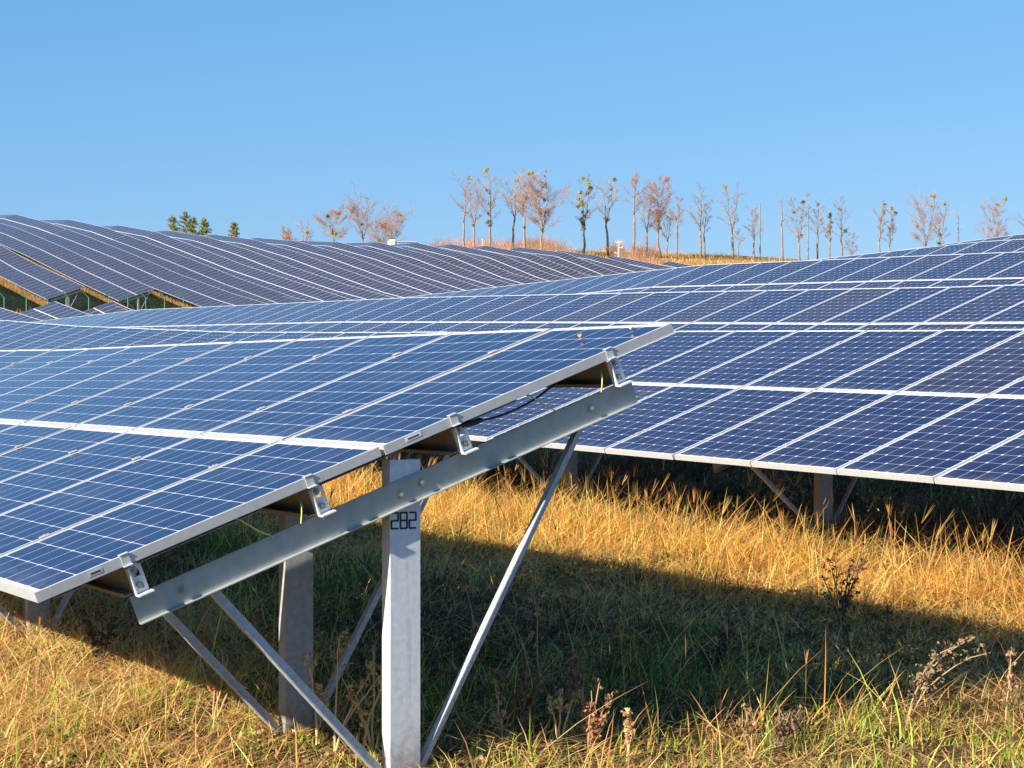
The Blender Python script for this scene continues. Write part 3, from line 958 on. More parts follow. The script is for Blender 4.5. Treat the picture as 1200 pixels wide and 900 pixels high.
# ------------------------------------------------------------------ trees on the ridge
def stem_line(p0, p1, n, wob, rng):
    pts = []
    off = Vector((0, 0, 0))
    for i in range(n + 1):
        t = i / n
        if 0 < i:
            off = off * .7 + Vector((rng.uniform(-1, 1), rng.uniform(-1, 1), 0)) * wob
        pts.append(Vector(p0).lerp(Vector(p1), t) + off * min(1, 2 * t))
    return pts
TWIG = {'russet': (.46, .29, .19), 'grey': (.48, .36, .28), 'pale': (.55, .44, .35), 'dark': (.36, .28, .22)}
def bare_tree(label, X, Y, ztop, spread, style, stems, fork, mist, seed, group='bare trees along the ridge', dens=1.0):
    rng = random.Random(seed)
    nr = np.random.default_rng(seed)
    z0 = float(Gxy(X, Y)) - .1
    H = ztop - z0
    root = empty('bare_tree', (X, Y, z0), label, 'tree', group)
    tm = MB()
    tb, td, tl = [], [], []
    tips = []
    fk = Vector((rng.uniform(-.03, .03) * H, rng.uniform(-.03, .03) * H, H * fork))
    r0_ = .011 * H + .035
    base_pts = stem_line((0, 0, 0), fk, 4, .012 * H, rng)
    tm.tube(base_pts, [r0_ * (1.25 - .35 * i / 4) for i in range(5)], 6)
    for s in range(stems):
        ang = 2 * math.pi * s / max(stems, 1) + rng.uniform(-.5, .5)
        sx = spread * (.45 if stems > 1 else .12) * (1 if stems <= 2 else rng.uniform(.4, 1))
        tip = Vector((math.cos(ang) * sx, math.sin(ang) * sx * .8, H * (1 if s == 0 else rng.uniform(.86, .98))))
        sp_ = stem_line(fk, tip, 7, .016 * H, rng)
        tm.tube(sp_, [max(r0_ * (.85 if stems == 1 else .65) * (1 - .88 * i / 7), .02) for i in range(8)], 5)
        nb_ = int((14 if stems == 1 else 10) * dens * rng.uniform(.7, 1.15)) + 3
        for j in range(nb_):
            t = max(.02, (j + rng.random()) / nb_) * .98
            f = t * 7
            i0 = min(int(f), 6)
            p = sp_[i0].lerp(sp_[i0 + 1], f - i0)
            zr = p.z / H
            a_ = rng.uniform(0, 2 * math.pi)
            el = rng.uniform(.35, .95)
            ln = spread * (1.7 if stems == 1 else 1.4) * rng.uniform(.6, 1.2) * (1.0 - .55 * max(0, (zr - .55) / .45)) * rng.uniform(.5, 1.05) * (.65 + .35 * math.sin(math.pi * min(1, max(0, (zr - .2) / .8))))
            d = Vector((math.cos(a_) * math.cos(el), math.sin(a_) * math.cos(el), math.sin(el)))
            bp = [p, p + d * ln * .35 + Vector((0, 0, ln * .02)), p + d * ln * .7 + Vector((0, 0, ln * .10)), p + d * ln + Vector((0, 0, ln * .22))]
            rb = max(.046 * (1 - .5 * t) * H / 12, .018)
            rb *= .8
            tm.tube(bp, [rb, rb * .7, rb * .4, .010], 4)
            for q_ in range(int(10 * dens) + 2):
                t2 = rng.uniform(.25, 1)
                g = t2 * 3
                i1 = min(int(g), 2)
                p2 = bp[i1].lerp(bp[i1 + 1], g - i1)
                d2 = (d + Vector((rng.uniform(-1, 1), rng.uniform(-1, 1), rng.uniform(-.3, .9))) * .8).normalized()
                l2 = ln * rng.uniform(.22, .45)
                tb.append(tuple(p2)); td.append(tuple(d2)); tl.append(l2)
                for w_ in range(9):
                    p3 = p2 + d2 * l2 * rng.uniform(.2, 1)
                    d3 = (d2 + Vector((rng.uniform(-1, 1), rng.uniform(-1, 1), rng.uniform(-.5, .8))) * .9).normalized()
                    l3 = l2 * rng.uniform(.4, .8)
                    tb.append(tuple(p3)); td.append(tuple(d3)); tl.append(l3)
                    tips.append(p3 + d3 * l3 * rng.uniform(.3, 1))
    tm.build('trunk', M_BARKD if style == 'dark' else M_BARK, root, smooth=True)
    n = len(tb)
    tb, td, tl = np.array(tb), np.array(td), np.array(tl)
    sd_ = nr.normal(size=(n, 3)); sd_ = np.cross(sd_, td); sd_ /= np.linalg.norm(sd_, axis=1)[:, None]
    wd = np.where(np.arange(n) % 9 == 0, .036, .018)
    ribbons(tb, td, tl, wd, nr.normal(0, .12, (n, 3)), vary(TWIG[style], n, nr, .2), 'crown', M_BLADE, root, seg=2, side=sd_)
    if style == 'russet':
        tp = np.array([tuple(t) for t in tips])
        keep = vnoise(tp[:, 0] * .7 + seed, tp[:, 2] * .7, seed) > .68
        tp = tp[keep]
        tp = np.repeat(tp, 2, 0) + nr.normal(0, .18, (2 * len(tp), 3))
        leaf_quads(tp, nr.uniform(.03, .07, len(tp)), vary((.54, .31, .19), len(tp), nr, .2), 'leaves', M_BLADE, root, seed)
    for i in range(mist):
        src = tips[rng.randrange(len(tips))]
        for _ in range(20):
            if math.hypot(src.x, src.y) < spread * .6:
                break
            src = tips[rng.randrange(len(tips))]
        if rng.random() < .3:
            src = Vector((rng.uniform(-.3, .3), rng.uniform(-.3, .3), H * rng.uniform(.35, .6)))
        rad = rng.uniform(.22, .46)
        m = 70
        c = nr.normal(size=(m, 3)); c *= (rad * nr.random((m, 1)) ** .4) / np.linalg.norm(c, axis=1)[:, None]
        c[:, 2] *= .9
        colr = (.48, .36, .07) if rng.random() < .8 else (.22, .17, .07)
        leaf_quads(c + np.array(tuple(src)), nr.uniform(.07, .16, m), vary(colr, m, nr, .3), 'mistletoe', M_BLADE, root, seed + i)
    return root
def conifer(label, X, Y, ztop, spread, seed):
    nr = np.random.default_rng(seed)
    z0 = float(Gxy(X, Y)) - .1
    H = ztop - z0
    root = empty('pine_tree', (X, Y, z0), label, 'tree', 'conifers behind the hillside')
    rng = random.Random(seed)
    tm = MB()
    tr = stem_line((0, 0, 0), (rng.uniform(-.3, .3), 0, H), 8, .05, rng)
    tm.tube(tr, [max(.16 * (1 - i / 8), .02) for i in range(9)], 6)
    cen, tin = [], []
    for j in range(46):
        t = .30 + .69 * (j / 46)
        f = t * 8; i0 = min(int(f), 7)
        p = tr[i0].lerp(tr[i0 + 1], f - i0)
        a_ = rng.uniform(0, 6.283)
        ln = spread * (1.12 - t) ** .6 * rng.uniform(.35, 1.35)
        d = Vector((math.cos(a_), math.sin(a_), rng.uniform(.05, .5)))
        tm.tube([p, p + d * ln], [.035, .012], 4)
        for q_ in range(4):
            c0 = p + d * ln * (.35 + .65 * q_ / 3)
            rad = rng.uniform(.12, .26)
            m = 20
            e = nr.normal(size=(m, 3)) * rad * .55
            cen.append(e + np.array(tuple(c0)))
            tin.append(vary((.34, .32, .085) if rng.random() < .6 else (.17, .20, .065), m, nr, .35))
    tm.build('trunk', M_BARK, root, smooth=True)
    cen, tin = np.concatenate(cen), np.concatenate(tin)
    leaf_quads(cen, nr.uniform(.05, .13, len(cen)), tin, 'crown', M_BLADE, root, seed)
for t in [
    ('leftmost small olive green conifer top over the hillside crest', -49.61, 292, 26.3, 1.2100000000000002, 1),
    ('tallest of the clustered olive green conifers over the crest', -48.1, 292, 26.92, 1.6500000000000001, 2),
    ('dark olive conifer directly right of the tallest conifer', -46.6, 292, 26.05, 1.54, 3),
    ('right hand conifer of the close cluster over the crest', -45.1, 292, 25.92, 1.4300000000000002, 4),
    ('single small conifer standing apart on the right of the conifer cluster', -40.84, 292, 25.3, 1.1, 5)]:
    conifer(*t)
for t in [
    ('small russet bushy tree low on the crest, leftmost of the bare trees', -33.27, 296, 24.6, 1.5, 'russet', 3, 0.2, 0, 7, 'bare trees along the ridge', 1.0),
    ('thin pale tree with two mistletoe balls right of the small russet bushy tree', -31.8, 305, 26.61, 1.2, 'pale', 2, 0.3, 3, 20, 'bare trees along the ridge', 1.0),
    ('russet tree with mistletoe left of the wide grey tree', -26.9, 300, 28.13, 2.2, 'russet', 2, 0.35, 5, 33, 'bare trees along the ridge', 1.2),
    ('wide bare grey tree with spreading limbs left of the white cabin', -23.03, 305, 29.75, 3.2, 'grey', 3, 0.3, 3, 46, 'bare trees along the ridge', 1.0),
    ('low russet tree just left of the white cabin', -19.69, 300, 25.43, 2.4, 'russet', 3, 0.15, 1, 59, 'bare trees along the ridge', 1.0),
    ('small grey tree with fan shaped crown behind the white cabin', -18.12, 306, 27.87, 2.6, 'grey', 3, 0.25, 1, 72, 'bare trees along the ridge', 1.0),
    ('slender bare tree with low side branches at the left end of the tall group', -7.08, 300, 32.64, 2.6, 'grey', 1, 0.45, 1, 85, 'bare trees along the ridge', 1.0),
    ('forked tall bare tree, second from the left in the tall group', -5.81, 308, 33.46, 2.2, 'russet', 2, 0.35, 1, 98, 'bare trees along the ridge', 1.0),
    ('straight tall tree crowned with dark mistletoe balls, left of the slim pale trunk', -3.51, 303, 33.73, 2.3, 'grey', 1, 0.4, 8, 111, 'bare trees along the ridge', 1.0),
    ('slim pale trunk forking high, left of the tallest forked pale tree', 0.13, 306, 32.6, 2.2, 'pale', 2, 0.5, 1, 124, 'bare trees along the ridge', 1.0),
    ('tall pale tree forking in the middle with large golden mistletoe at its top', 1.94, 302, 33.75, 2.8, 'pale', 3, 0.48, 5, 137, 'bare trees along the ridge', 1.0),
    ('densest russet tree with a thick trunk, right end of the tall group', 4.36, 299, 33.3, 3.0, 'russet', 3, 0.3, 5, 150, 'bare trees along the ridge', 1.5),
    ('tree hung all over with many mistletoe balls, standing alone', 10.99, 305, 33.68, 2.0, 'dark', 2, 0.3, 22, 163, 'bare trees along the ridge', 1.0),
    ('pale leafless tree with a forked top beside the mistletoe tree', 14.93, 308, 33.33, 2.4, 'pale', 2, 0.42, 3, 176, 'bare trees along the ridge', 1.0),
    ('slim russet crowned tree right of the white utility pole', 19.51, 318, 35.18, 1.6, 'russet', 1, 0.5, 0, 189, 'bare trees along the ridge', 1.0),
    ('shorter forked russet tree second right of the white utility pole', 21.22, 315, 32.84, 1.8, 'russet', 2, 0.35, 0, 202, 'bare trees along the ridge', 1.0),
    ('broad russet crowned tree with several stems right of the white utility pole', 23.74, 318, 34.63, 2.5, 'russet', 3, 0.3, 2, 215, 'bare trees along the ridge', 1.2),
    ('low grey tree behind the stems of the broad russet crowned tree', 25.0, 322, 30.08, 1.8, 'grey', 2, 0.3, 0, 228, 'bare trees along the ridge', 1.0),
    ('leaning grey tree, last of the group on the dry ridge', 26.08, 315, 31.08, 1.8, 'grey', 1, 0.5, 0, 241, 'bare trees along the ridge', 1.0),
    ('narrow tree with a russet crown column standing on the dry ridge', 30.15, 318, 33.13, 1.7, 'russet', 1, 0.4, 0, 254, 'bare trees along the ridge', 1.0),
    ('dark bare stem pressed against the narrow russet column tree', 31.03, 320, 30.04, 1.4, 'dark', 1, 0.5, 0, 267, 'bare trees along the ridge', 1.0),
    ('tall see through tree with a forked top in the middle of the dry ridge', 36.11, 325, 34.38, 2.2, 'grey', 2, 0.35, 1, 280, 'bare trees along the ridge', 1.0),
    ('small bare sapling at the foot of the tall see through tree', 36.61, 322, 26.76, 0.9, 'grey', 1, 0.4, 0, 293, 'bare trees along the ridge', 1.0),
    ('small Y shaped bare tree just left of the first pale concrete pole', 39.6, 325, 30.9, 1.4, 'grey', 2, 0.35, 0, 306, 'bare trees along the ridge', 1.0),
    ('nearly branchless straight trunk between the two pale concrete poles', 43.79, 322, 32.15, 1.1, 'grey', 1, 0.55, 0, 319, 'bare trees along the ridge', 0.5),
    ('twin stemmed reddish tree left of the second pale concrete pole', 47.13, 326, 32.53, 1.9, 'russet', 2, 0.3, 4, 332, 'bare trees along the ridge', 1.0),
    ('curved bare tree with one brown nest ball right of the second pale concrete pole', 50.23, 328, 31.45, 1.7, 'grey', 1, 0.4, 2, 345, 'bare trees along the ridge', 1.0),
    ('thin stem with mistletoe clumps near the right field skyline', 51.87, 325, 29.51, 1.0, 'dark', 1, 0.45, 6, 358, 'bare trees along the ridge', 1.0),
    ('dark tree with short stiff branches and three balls at its top', 54.31, 328, 32.72, 1.5, 'dark', 1, 0.35, 3, 371, 'bare trees along the ridge', 0.8),
    ('low dark branching shrub tree beside the stiff dark tree', 55.35, 325, 26.44, 1.2, 'dark', 2, 0.25, 0, 384, 'bare trees along the ridge', 1.0),
    ('pale russet tree, left one of a close pair', 61.16, 330, 31.92, 1.4, 'russet', 1, 0.4, 2, 397, 'bare trees along the ridge', 1.0),
    ('pale russet tree with one gold ball, right one of a close pair', 63.24, 332, 31.25, 1.3, 'russet', 1, 0.35, 2, 410, 'bare trees along the ridge', 1.0),
    ('wide bare tree with raised limbs and dark balls behind the right field', 68.66, 330, 32.91, 3.4, 'grey', 3, 0.28, 5, 423, 'bare trees along the ridge', 1.0),
    ('leaning bare tree directly right of the wide raised limb tree', 72.07, 334, 32.0, 1.7, 'grey', 2, 0.3, 3, 436, 'bare trees along the ridge', 1.0),
    ('wispy pale stem left of the last spreading reddish tree', 75.08, 334, 31.14, 0.8, 'pale', 1, 0.4, 0, 449, 'bare trees along the ridge', 0.5),
    ('spreading faint reddish tree low behind the right end of the field', 80.61, 332, 32.1, 3.0, 'russet', 3, 0.25, 2, 462, 'bare trees along the ridge', 1.0),
    ('half cut off bare tree at the right hand border', 86.4, 334, 31.14, 1.8, 'grey', 1, 0.4, 0, 475, 'bare trees along the ridge', 1.0)]:
    bare_tree(*t)

# ------------------------------------------------------------------ poles and the cabin on the ridge
def pole(label, X, Y, ztop, r, cat='pole', arms=0, mat=None, group=None):
    if arms or cat == 'post':
        mat = M_WHITEP
    z0 = float(Gxy(X, Y)) - .1
    H = ztop - z0
    root = empty('utility_pole', (X, Y, z0), label, cat, group)
    mb = MB()
    mb.tube([(0, 0, 0), (0, 0, H * .5), (0, 0, H)], [r, r * .85, r * .65], 10)
    mb.build('pole', mat or M_CONC, root, smooth=False)
    for i in range(arms):
        mb = MB()
        zz = H - .35 - i * .75
        sx = (.0 if i == 0 else (.25 if i % 2 else -.25))
        mb.box((sx, -.08, zz), (.8 if i == 0 else .5, .05, .06))
        mb.build('crossarm', mat or M_CONC, root)
        mb = MB()
        for q_ in ((-.4, .4) if i == 0 else (.5 * (1 if sx > 0 else -1),)):
            mb.tube([(q_, -.08, zz + .045), (q_, -.08, zz + .10), (q_, -.08, zz + .20)], [.05, .07, .03], 8)
        mb.build('insulator', M_WHITEP, root)
for t in [
    ('tall pale concrete pole between the bare trees, left of the branchless trunk', 41.5, 333, 31.91, {'r': 0.15, 'group': 'concrete poles on the ridge'}),
    ('tall pale concrete pole between the bare trees, right of the branchless trunk', 50.02, 336, 30.88, {'r': 0.12, 'group': 'concrete poles on the ridge'}),
    ('short white utility pole with crossarms at the end of the hillside rows', 14.75, 275, 21.56, {'r': 0.1, 'arms': 3, 'cat': 'utility pole'}),
    ('short white post standing in the russet brushwood', -4.41, 298, 23.35, {'r': 0.1, 'cat': 'post'})]:
    pole(*t[:4], **t[4])
X, Y, ztop = (-14.94, 270, 21.2)
z0 = float(Gxy(X, Y)) - .1
H = ztop - z0
cab = empty('substation_cabin', (X, Y, z0), 'small white cabin with a rounded roof box and flat roof rack on the crest', 'cabin')
mb = MB(); mb.box((0, 0, (H - 1.0) / 2), (3.5, 2.2, H - 1.0)); mb.build('wall', M_WHITEP, cab, bevel=.03)
mb = MB(); mb.box((0, 0, H - .95), (3.8, 2.5, .1)); mb.build('roof', M_CONC, cab, bevel=.02)
mb = MB(); mb.box((-1.3, 0, H - .45), (1.15, 1.5, .9)); mb.build('roof_box', M_WHITEP, cab, bevel=.22)
mb = MB()
mb.box((.72, 0, H - .32), (2.7, 1.6, .07))
mb.box((.72, -.7, H - .62), (2.5, .05, .05))
for sx in (-.5, .6, 1.9):
    for sy in (-.7, .7):
        mb.box((sx, sy, H - .63), (.07, .07, .55))
mb.build('roof_rack', M_ALU, cab)
mb = MB(); mb.box((.5, -1.103, 1.05), (.95, .02, 2.0)); mb.build('door', M_ALU, cab)

# ------------------------------------------------------------------ brushwood and dry grass on the ridge (uncountable)
g = np.random.default_rng(5)
def scatter_rel(n, d0, d1, x0, x1):
    D = np.sqrt(g.uniform(d0 ** 2, d1 ** 2, n))
    r = g.uniform(x0, x1, n)
    return r * D, D
cx, cy = scatter_rel(330, 296, 322, -.040, .072)
dens = vnoise(cx * .08, cy * .05, 9)
ok = dens > .25
cx, cy = cx[ok], cy[ok]
nb_ = 80
bx = np.repeat(cx, nb_) + g.normal(0, .45, len(cx) * nb_)
by = np.repeat(cy, nb_) + g.normal(0, .45, len(cx) * nb_)
n = len(bx)
hh_ = np.repeat(g.uniform(.9, 2.7, len(cx)), nb_) * g.uniform(.5, 1.1, n)
st = g.random(n)
d = np.stack([g.normal(0, .38, n), g.normal(0, .38, n), np.ones(n)], -1); d /= np.linalg.norm(d, axis=1)[:, None]
lift = np.where(st < .35, 0, hh_ * g.uniform(.2, .8, n))
base = np.stack([bx, by, Gxy(bx, by) - .1 + lift], -1)
ribbons(base, d, np.where(st < .35, hh_, hh_ * .4), np.full(n, .035), g.normal(0, .2, (n, 3)), vary((.60, .35, .21), n, g, .25), 'brushwood', M_BLADE, seg=2)
tag(bpy.data.objects['brushwood'], 'reddish brown leafless brushwood filling the foot of the bare trees', 'brushwood', kind='stuff')

cx, cy = scatter_rel(26000, 240, 330, -.06, .20)
n = len(cx)
hh_ = g.uniform(.25, .75, n) * (.6 + .8 * vnoise(cx * .2, cy * .1, 4))
d = np.stack([g.normal(0, .3, n), g.normal(0, .3, n), np.ones(n)], -1); d /= np.linalg.norm(d, axis=1)[:, None]
a_, b_ = ab(cx, cy)
okk = (b_ > 150) | (a_ > 240)
base = np.stack([cx, cy, Gxy(cx, cy) - .05], -1)[okk]
n = len(base)
ribbons(base, d[okk], hh_[okk], np.full(n, .09), g.normal(0, .25, (n, 3)), vary((.70, .43, .16), n, g, .25), 'ridge_grass', M_BLADE, seg=2)
tag(bpy.data.objects['ridge_grass'], 'tall dry orange grass on the crest of the ridge', 'grass', kind='stuff')

# dry grass along the hillside rows and at the fence
n = 30000
a_ = g.uniform(120, 176, n); b_ = g.uniform(30, 66, n)
x_, y_ = xy(a_, b_)
hh_ = g.uniform(.12, .4, n) * (.4 + 1.1 * vnoise(x_ * .25, y_ * .25, 8))
d = np.stack([g.normal(0, .4, n), g.normal(0, .4, n), np.ones(n)], -1); d /= np.linalg.norm(d, axis=1)[:, None]
tnt = np.where((vnoise(x_ * .15, y_ * .15, 2) > .5)[:, None], vary((.46, .26, .08), n, g, .3), vary((.16, .13, .04), n, g, .3))
ribbons(np.stack([x_, y_, G(a_, b_) - .03], -1), d, hh_, np.full(n, .06), g.normal(0, .25, (n, 3)), tnt, 'slope_grass', M_BLADE, seg=2)
tag(bpy.data.objects['slope_grass'], 'short tufted dry grass on the slope by the green fence', 'grass', kind='stuff')

# ------------------------------------------------------------------ the meadow round the foreground (uncountable)
def meadow_points(n, d0, d1, rx):
    D = np.sqrt(g.uniform(d0 ** 2, d1 ** 2, n))
    X = g.uniform(-rx, rx, n) * D
    return X, D
parts_ = [meadow_points(60000, 3.0, 19, .70), meadow_points(9000, 3.0, 7.4, .42), meadow_points(105000, 7.4, 12, .31), meadow_points(100000, 12, 18, .31), meadow_points(42000, 18, 27, .31), meadow_points(16000, 7.4, 27, .45)]
X = np.concatenate([p[0] for p in parts_]); Y = np.concatenate([p[1] for p in parts_])
a_, b_ = ab(X, Y)
n1 = fbm(X * .8, Y * .8, 21)
n2 = fbm(X * 2.6, Y * 2.6, 33)
n3 = fbm(X * .45 + 9, Y * .45, 41)
# most blades grow in tussocks: pull them towards a tussock centre
ncl = 15000
cD = np.sqrt(g.uniform(7.2 ** 2, 24 ** 2, ncl)); cX = g.uniform(-.33, .33, ncl) * cD
pick = g.random(len(X)) < .55
idx = g.integers(0, ncl, len(X))
rad_ = np.abs(g.normal(0, .055, len(X))) * (.6 + .9 * vnoise(cX[idx] * 1.3, cD[idx] * 1.3, 77))
ang_ = g.uniform(0, 2 * np.pi, len(X))
pick &= (Y > 7.4) & (Y < 24)
X = np.where(pick, cX[idx] + rad_ * np.cos(ang_), X); Y = np.where(pick, cD[idx] + rad_ * np.sin(ang_), Y)
a_, b_ = ab(X, Y)
ckind = g.random(ncl)[idx]
csize = g.lognormal(0, .45, ncl)[idx]
n1 = fbm(X * .8, Y * .8, 21)
n2 = fbm(X * 2.6, Y * 2.6, 33)
n3 = fbm(X * .45 + 9, Y * .45, 41)
u01 = np.where(pick & (g.random(len(X)) < .8), ckind, g.random(len(X)))
N = len(X)
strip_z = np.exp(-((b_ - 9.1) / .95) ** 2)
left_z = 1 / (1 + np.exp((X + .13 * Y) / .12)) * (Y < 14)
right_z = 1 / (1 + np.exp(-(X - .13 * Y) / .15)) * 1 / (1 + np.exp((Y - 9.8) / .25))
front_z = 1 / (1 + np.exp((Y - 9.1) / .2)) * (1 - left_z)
# what grows where; less straw in the shadow band helps paint its shade
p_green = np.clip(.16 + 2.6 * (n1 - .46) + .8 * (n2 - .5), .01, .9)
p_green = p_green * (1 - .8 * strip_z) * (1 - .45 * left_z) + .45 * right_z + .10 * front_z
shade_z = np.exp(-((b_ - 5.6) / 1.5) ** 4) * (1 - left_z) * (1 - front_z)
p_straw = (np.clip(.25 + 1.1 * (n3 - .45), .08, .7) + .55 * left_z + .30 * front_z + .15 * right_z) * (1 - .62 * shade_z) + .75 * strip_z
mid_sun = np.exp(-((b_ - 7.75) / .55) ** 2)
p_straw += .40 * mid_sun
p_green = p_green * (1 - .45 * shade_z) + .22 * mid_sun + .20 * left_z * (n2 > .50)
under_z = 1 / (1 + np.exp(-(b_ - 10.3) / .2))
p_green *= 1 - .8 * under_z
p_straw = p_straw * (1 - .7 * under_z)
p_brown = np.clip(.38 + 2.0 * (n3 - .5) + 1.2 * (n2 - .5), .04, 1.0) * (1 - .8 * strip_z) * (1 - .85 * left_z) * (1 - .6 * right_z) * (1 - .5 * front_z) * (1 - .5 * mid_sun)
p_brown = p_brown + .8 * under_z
tot = p_green + p_straw + p_brown
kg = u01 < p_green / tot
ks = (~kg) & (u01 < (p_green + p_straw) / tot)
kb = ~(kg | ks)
thatch = (ks & (g.random(N) < .62 * (1 - .30 * strip_z) + .15 * left_z)) | (kb & (g.random(N) < .35))
H_ = np.where(kg, g.gamma(5, .028, N), np.where(ks, g.gamma(4, .040, N), g.gamma(4, .034, N)))
H_ *= (.25 + 1.1 * n2) * .78
tuft = g.random(N) < .06
H_ = np.where(tuft, H_ * 1.9, H_)
tall = np.exp(-((b_ - 9.25) / .55) ** 2)
H_ = np.where(ks, H_ * (1 + (.35 + 1.6 * n1) * tall), H_)
H_ = np.where(pick, H_ * np.clip(csize, .4, 2.2) * 1.1, H_ * .75)
H_ *= 1 - .55 * mid_sun
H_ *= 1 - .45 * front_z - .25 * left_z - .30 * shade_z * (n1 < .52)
H_ = np.where(thatch, H_ * (1.9 - .6 * front_z) + .04, H_)
H_ = np.clip(H_, .03, .62)
lean = np.where(kg, .35, np.where(ks, .48, .40))
lean = np.where(thatch, 2.6, lean)
th = np.where(pick, ang_ + g.normal(0, .5, N), g.uniform(0, 2 * np.pi, N))
wind = np.stack([np.full(N, .25), np.full(N, -.1)], -1)
d = np.stack([np.cos(th) * lean * g.random(N) + wind[:, 0] * .4, np.sin(th) * lean * g.random(N) + wind[:, 1] * .4, np.ones(N) * np.where(thatch, .45, 1)], -1)
d /= np.linalg.norm(d, axis=1)[:, None]
arch = np.where(ks, 1.0 + .9 * strip_z, 1.0)[:, None]
bend = np.stack([np.cos(th) * .38 + .12, np.sin(th) * .38, -np.abs(g.normal(.20, .15, N))], -1) * g.random((N, 1)) * 1.3 * arch
wd = np.where(kg, g.uniform(.004, .008, N), g.uniform(.0028, .0062, N)) * (1 + .03 * Y)
base = np.stack([X, Y, G(a_, b_) - .015 + np.where(thatch, g.uniform(0, .10, N) * (.3 + 1.2 * n2), 0)], -1)
tint = np.where(((right_z > .4) | (left_z > .5) | (front_z > .5))[:, None], vary((.34, .46, .07), N, g, .3), vary((.11, .19, .035), N, g, .35))
yel = (g.random(N) < .25)
tint = np.where((kg & yel)[:, None], vary((.58, .47, .075), N, g, .25), tint)
gold = vary((.98, .475, .115), N, g, .26)
straw = vary((.92, .49, .165), N, g, .27)
pink = vary((.94, .485, .19), N, g, .30)
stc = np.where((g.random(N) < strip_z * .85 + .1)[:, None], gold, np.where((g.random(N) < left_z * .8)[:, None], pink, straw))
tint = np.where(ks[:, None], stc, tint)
tint = np.where(kb[:, None], np.where(((shade_z > .5) | (under_z > .5))[:, None], vary((.095, .052, .030), N, g, .5), vary((.17, .10, .05), N, g, .45)), tint)  # darker browns paint the shade of the shadow band and under the second array
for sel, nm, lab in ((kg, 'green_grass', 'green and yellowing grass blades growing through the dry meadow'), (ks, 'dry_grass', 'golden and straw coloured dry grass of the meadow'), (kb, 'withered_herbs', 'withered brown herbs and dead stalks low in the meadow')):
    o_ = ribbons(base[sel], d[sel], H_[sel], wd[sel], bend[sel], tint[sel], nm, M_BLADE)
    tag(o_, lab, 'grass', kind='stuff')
# litter: dead leaves, clods and broken stalks lying between the blades
n = 70000
D = np.sqrt(g.uniform(7.4 ** 2, 21 ** 2, n)); X = g.uniform(-.31, .31, n) * D; Y = D
c = np.stack([X, Y, Gxy(X, Y) + g.uniform(-.01, .05, n)], -1)
lt = g.random(n)
tn = np.where(((lt < .25) | ((lt < .9) & (np.abs(ab(X, Y)[1] - 5.6) < 1.5)))[:, None], vary((.13, .08, .045), n, g, .45), np.where((lt < .8)[:, None], vary((.50, .32, .15), n, g, .35), vary((.30, .13, .06), n, g, .35)))  # most litter inside the shadow band is darkened too, shade painted into its tint
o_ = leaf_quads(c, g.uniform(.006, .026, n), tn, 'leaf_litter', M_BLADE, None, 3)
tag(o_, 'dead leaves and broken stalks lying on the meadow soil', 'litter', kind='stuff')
# broad leaved herbs low in the turf
n = 2600
D = np.sqrt(g.uniform(7.6 ** 2, 14 ** 2, n)); X = g.uniform(-.30, .30, n) * D
k_ = 7
th = g.uniform(0, 6.283, (n, k_)).ravel()
keepz = np.repeat(fbm(X * .8, D * .8, 21) > .44, k_)
bx = np.repeat(X, k_); by = np.repeat(D, k_)
d = np.stack([np.cos(th), np.sin(th), np.abs(g.normal(.45, .25, n * k_))], -1); d /= np.linalg.norm(d, axis=1)[:, None]
sd_ = np.stack([-np.sin(th), np.cos(th), np.zeros(n * k_)], -1)
ln = np.repeat(g.uniform(.03, .085, n), k_) * g.uniform(.6, 1.1, n * k_)
o_ = ribbons(np.stack([bx, by, Gxy(bx, by)], -1)[keepz], d[keepz], ln[keepz], (ln * .34)[keepz], np.tile([0, 0, -.35], (int(keepz.sum()), 1)), vary((.10, .17, .035), n * k_, g, .4)[keepz], 'low_herbs', M_BLADE, side=sd_[keepz])
tag(o_, 'small broad leaved green herbs low in the meadow turf', 'herbs', kind='stuff')
# seed heads on taller culms in the sunlit strip
n = 700
X = g.uniform(-.30, .30, n); Y = g.uniform(9, 21, n); X = X * Y
c_ = g.integers(0, n, n); X = np.where(g.random(n) < .6, X[c_ // 9 * 9 % n] + g.normal(0, .10, n), X); Y = np.where(g.random(n) < .6, Y, Y)
a_, b_ = ab(X, Y)
ok = (np.abs(b_ - 9.0) < .7 + .5 * g.random(n)) | (g.random(n) < .10)
X, Y = X[ok], Y[ok]; n = len(X)
hh_ = g.uniform(.35, .75, n)
th = g.uniform(0, 6.283, n)
d = np.stack([np.cos(th) * .22 + .1, np.sin(th) * .22, np.ones(n)], -1); d /= np.linalg.norm(d, axis=1)[:, None]
bend = np.stack([np.cos(th) * .15 + .08, np.sin(th) * .12, -.08 * np.ones(n)], -1)
base = np.stack([X, Y, Gxy(X, Y)], -1)
tip = base + (d + bend * .8) * hh_[:, None]
B2 = np.concatenate([base, np.repeat(base + (d + bend * .62) * (hh_ * .80)[:, None], 4, 0)])
D2 = np.concatenate([d, np.repeat(d + bend, 4, 0) + g.normal(0, .12, (4 * n, 3))]); D2 /= np.linalg.norm(D2, axis=1)[:, None]
L2 = np.concatenate([hh_, np.repeat(hh_ * .22, 4)])
W2 = np.concatenate([np.full(n, .005), np.full(4 * n, .007)])
BE2 = np.concatenate([bend, np.zeros((4 * n, 3))])
o_ = ribbons(B2, D2, L2, W2, BE2, vary((.55, .33, .10), 5 * n, g, .2), 'seed_heads', M_BLADE)
tag(o_, 'bent golden grass culms with seed heads above the dry grass', 'grass', kind='stuff')

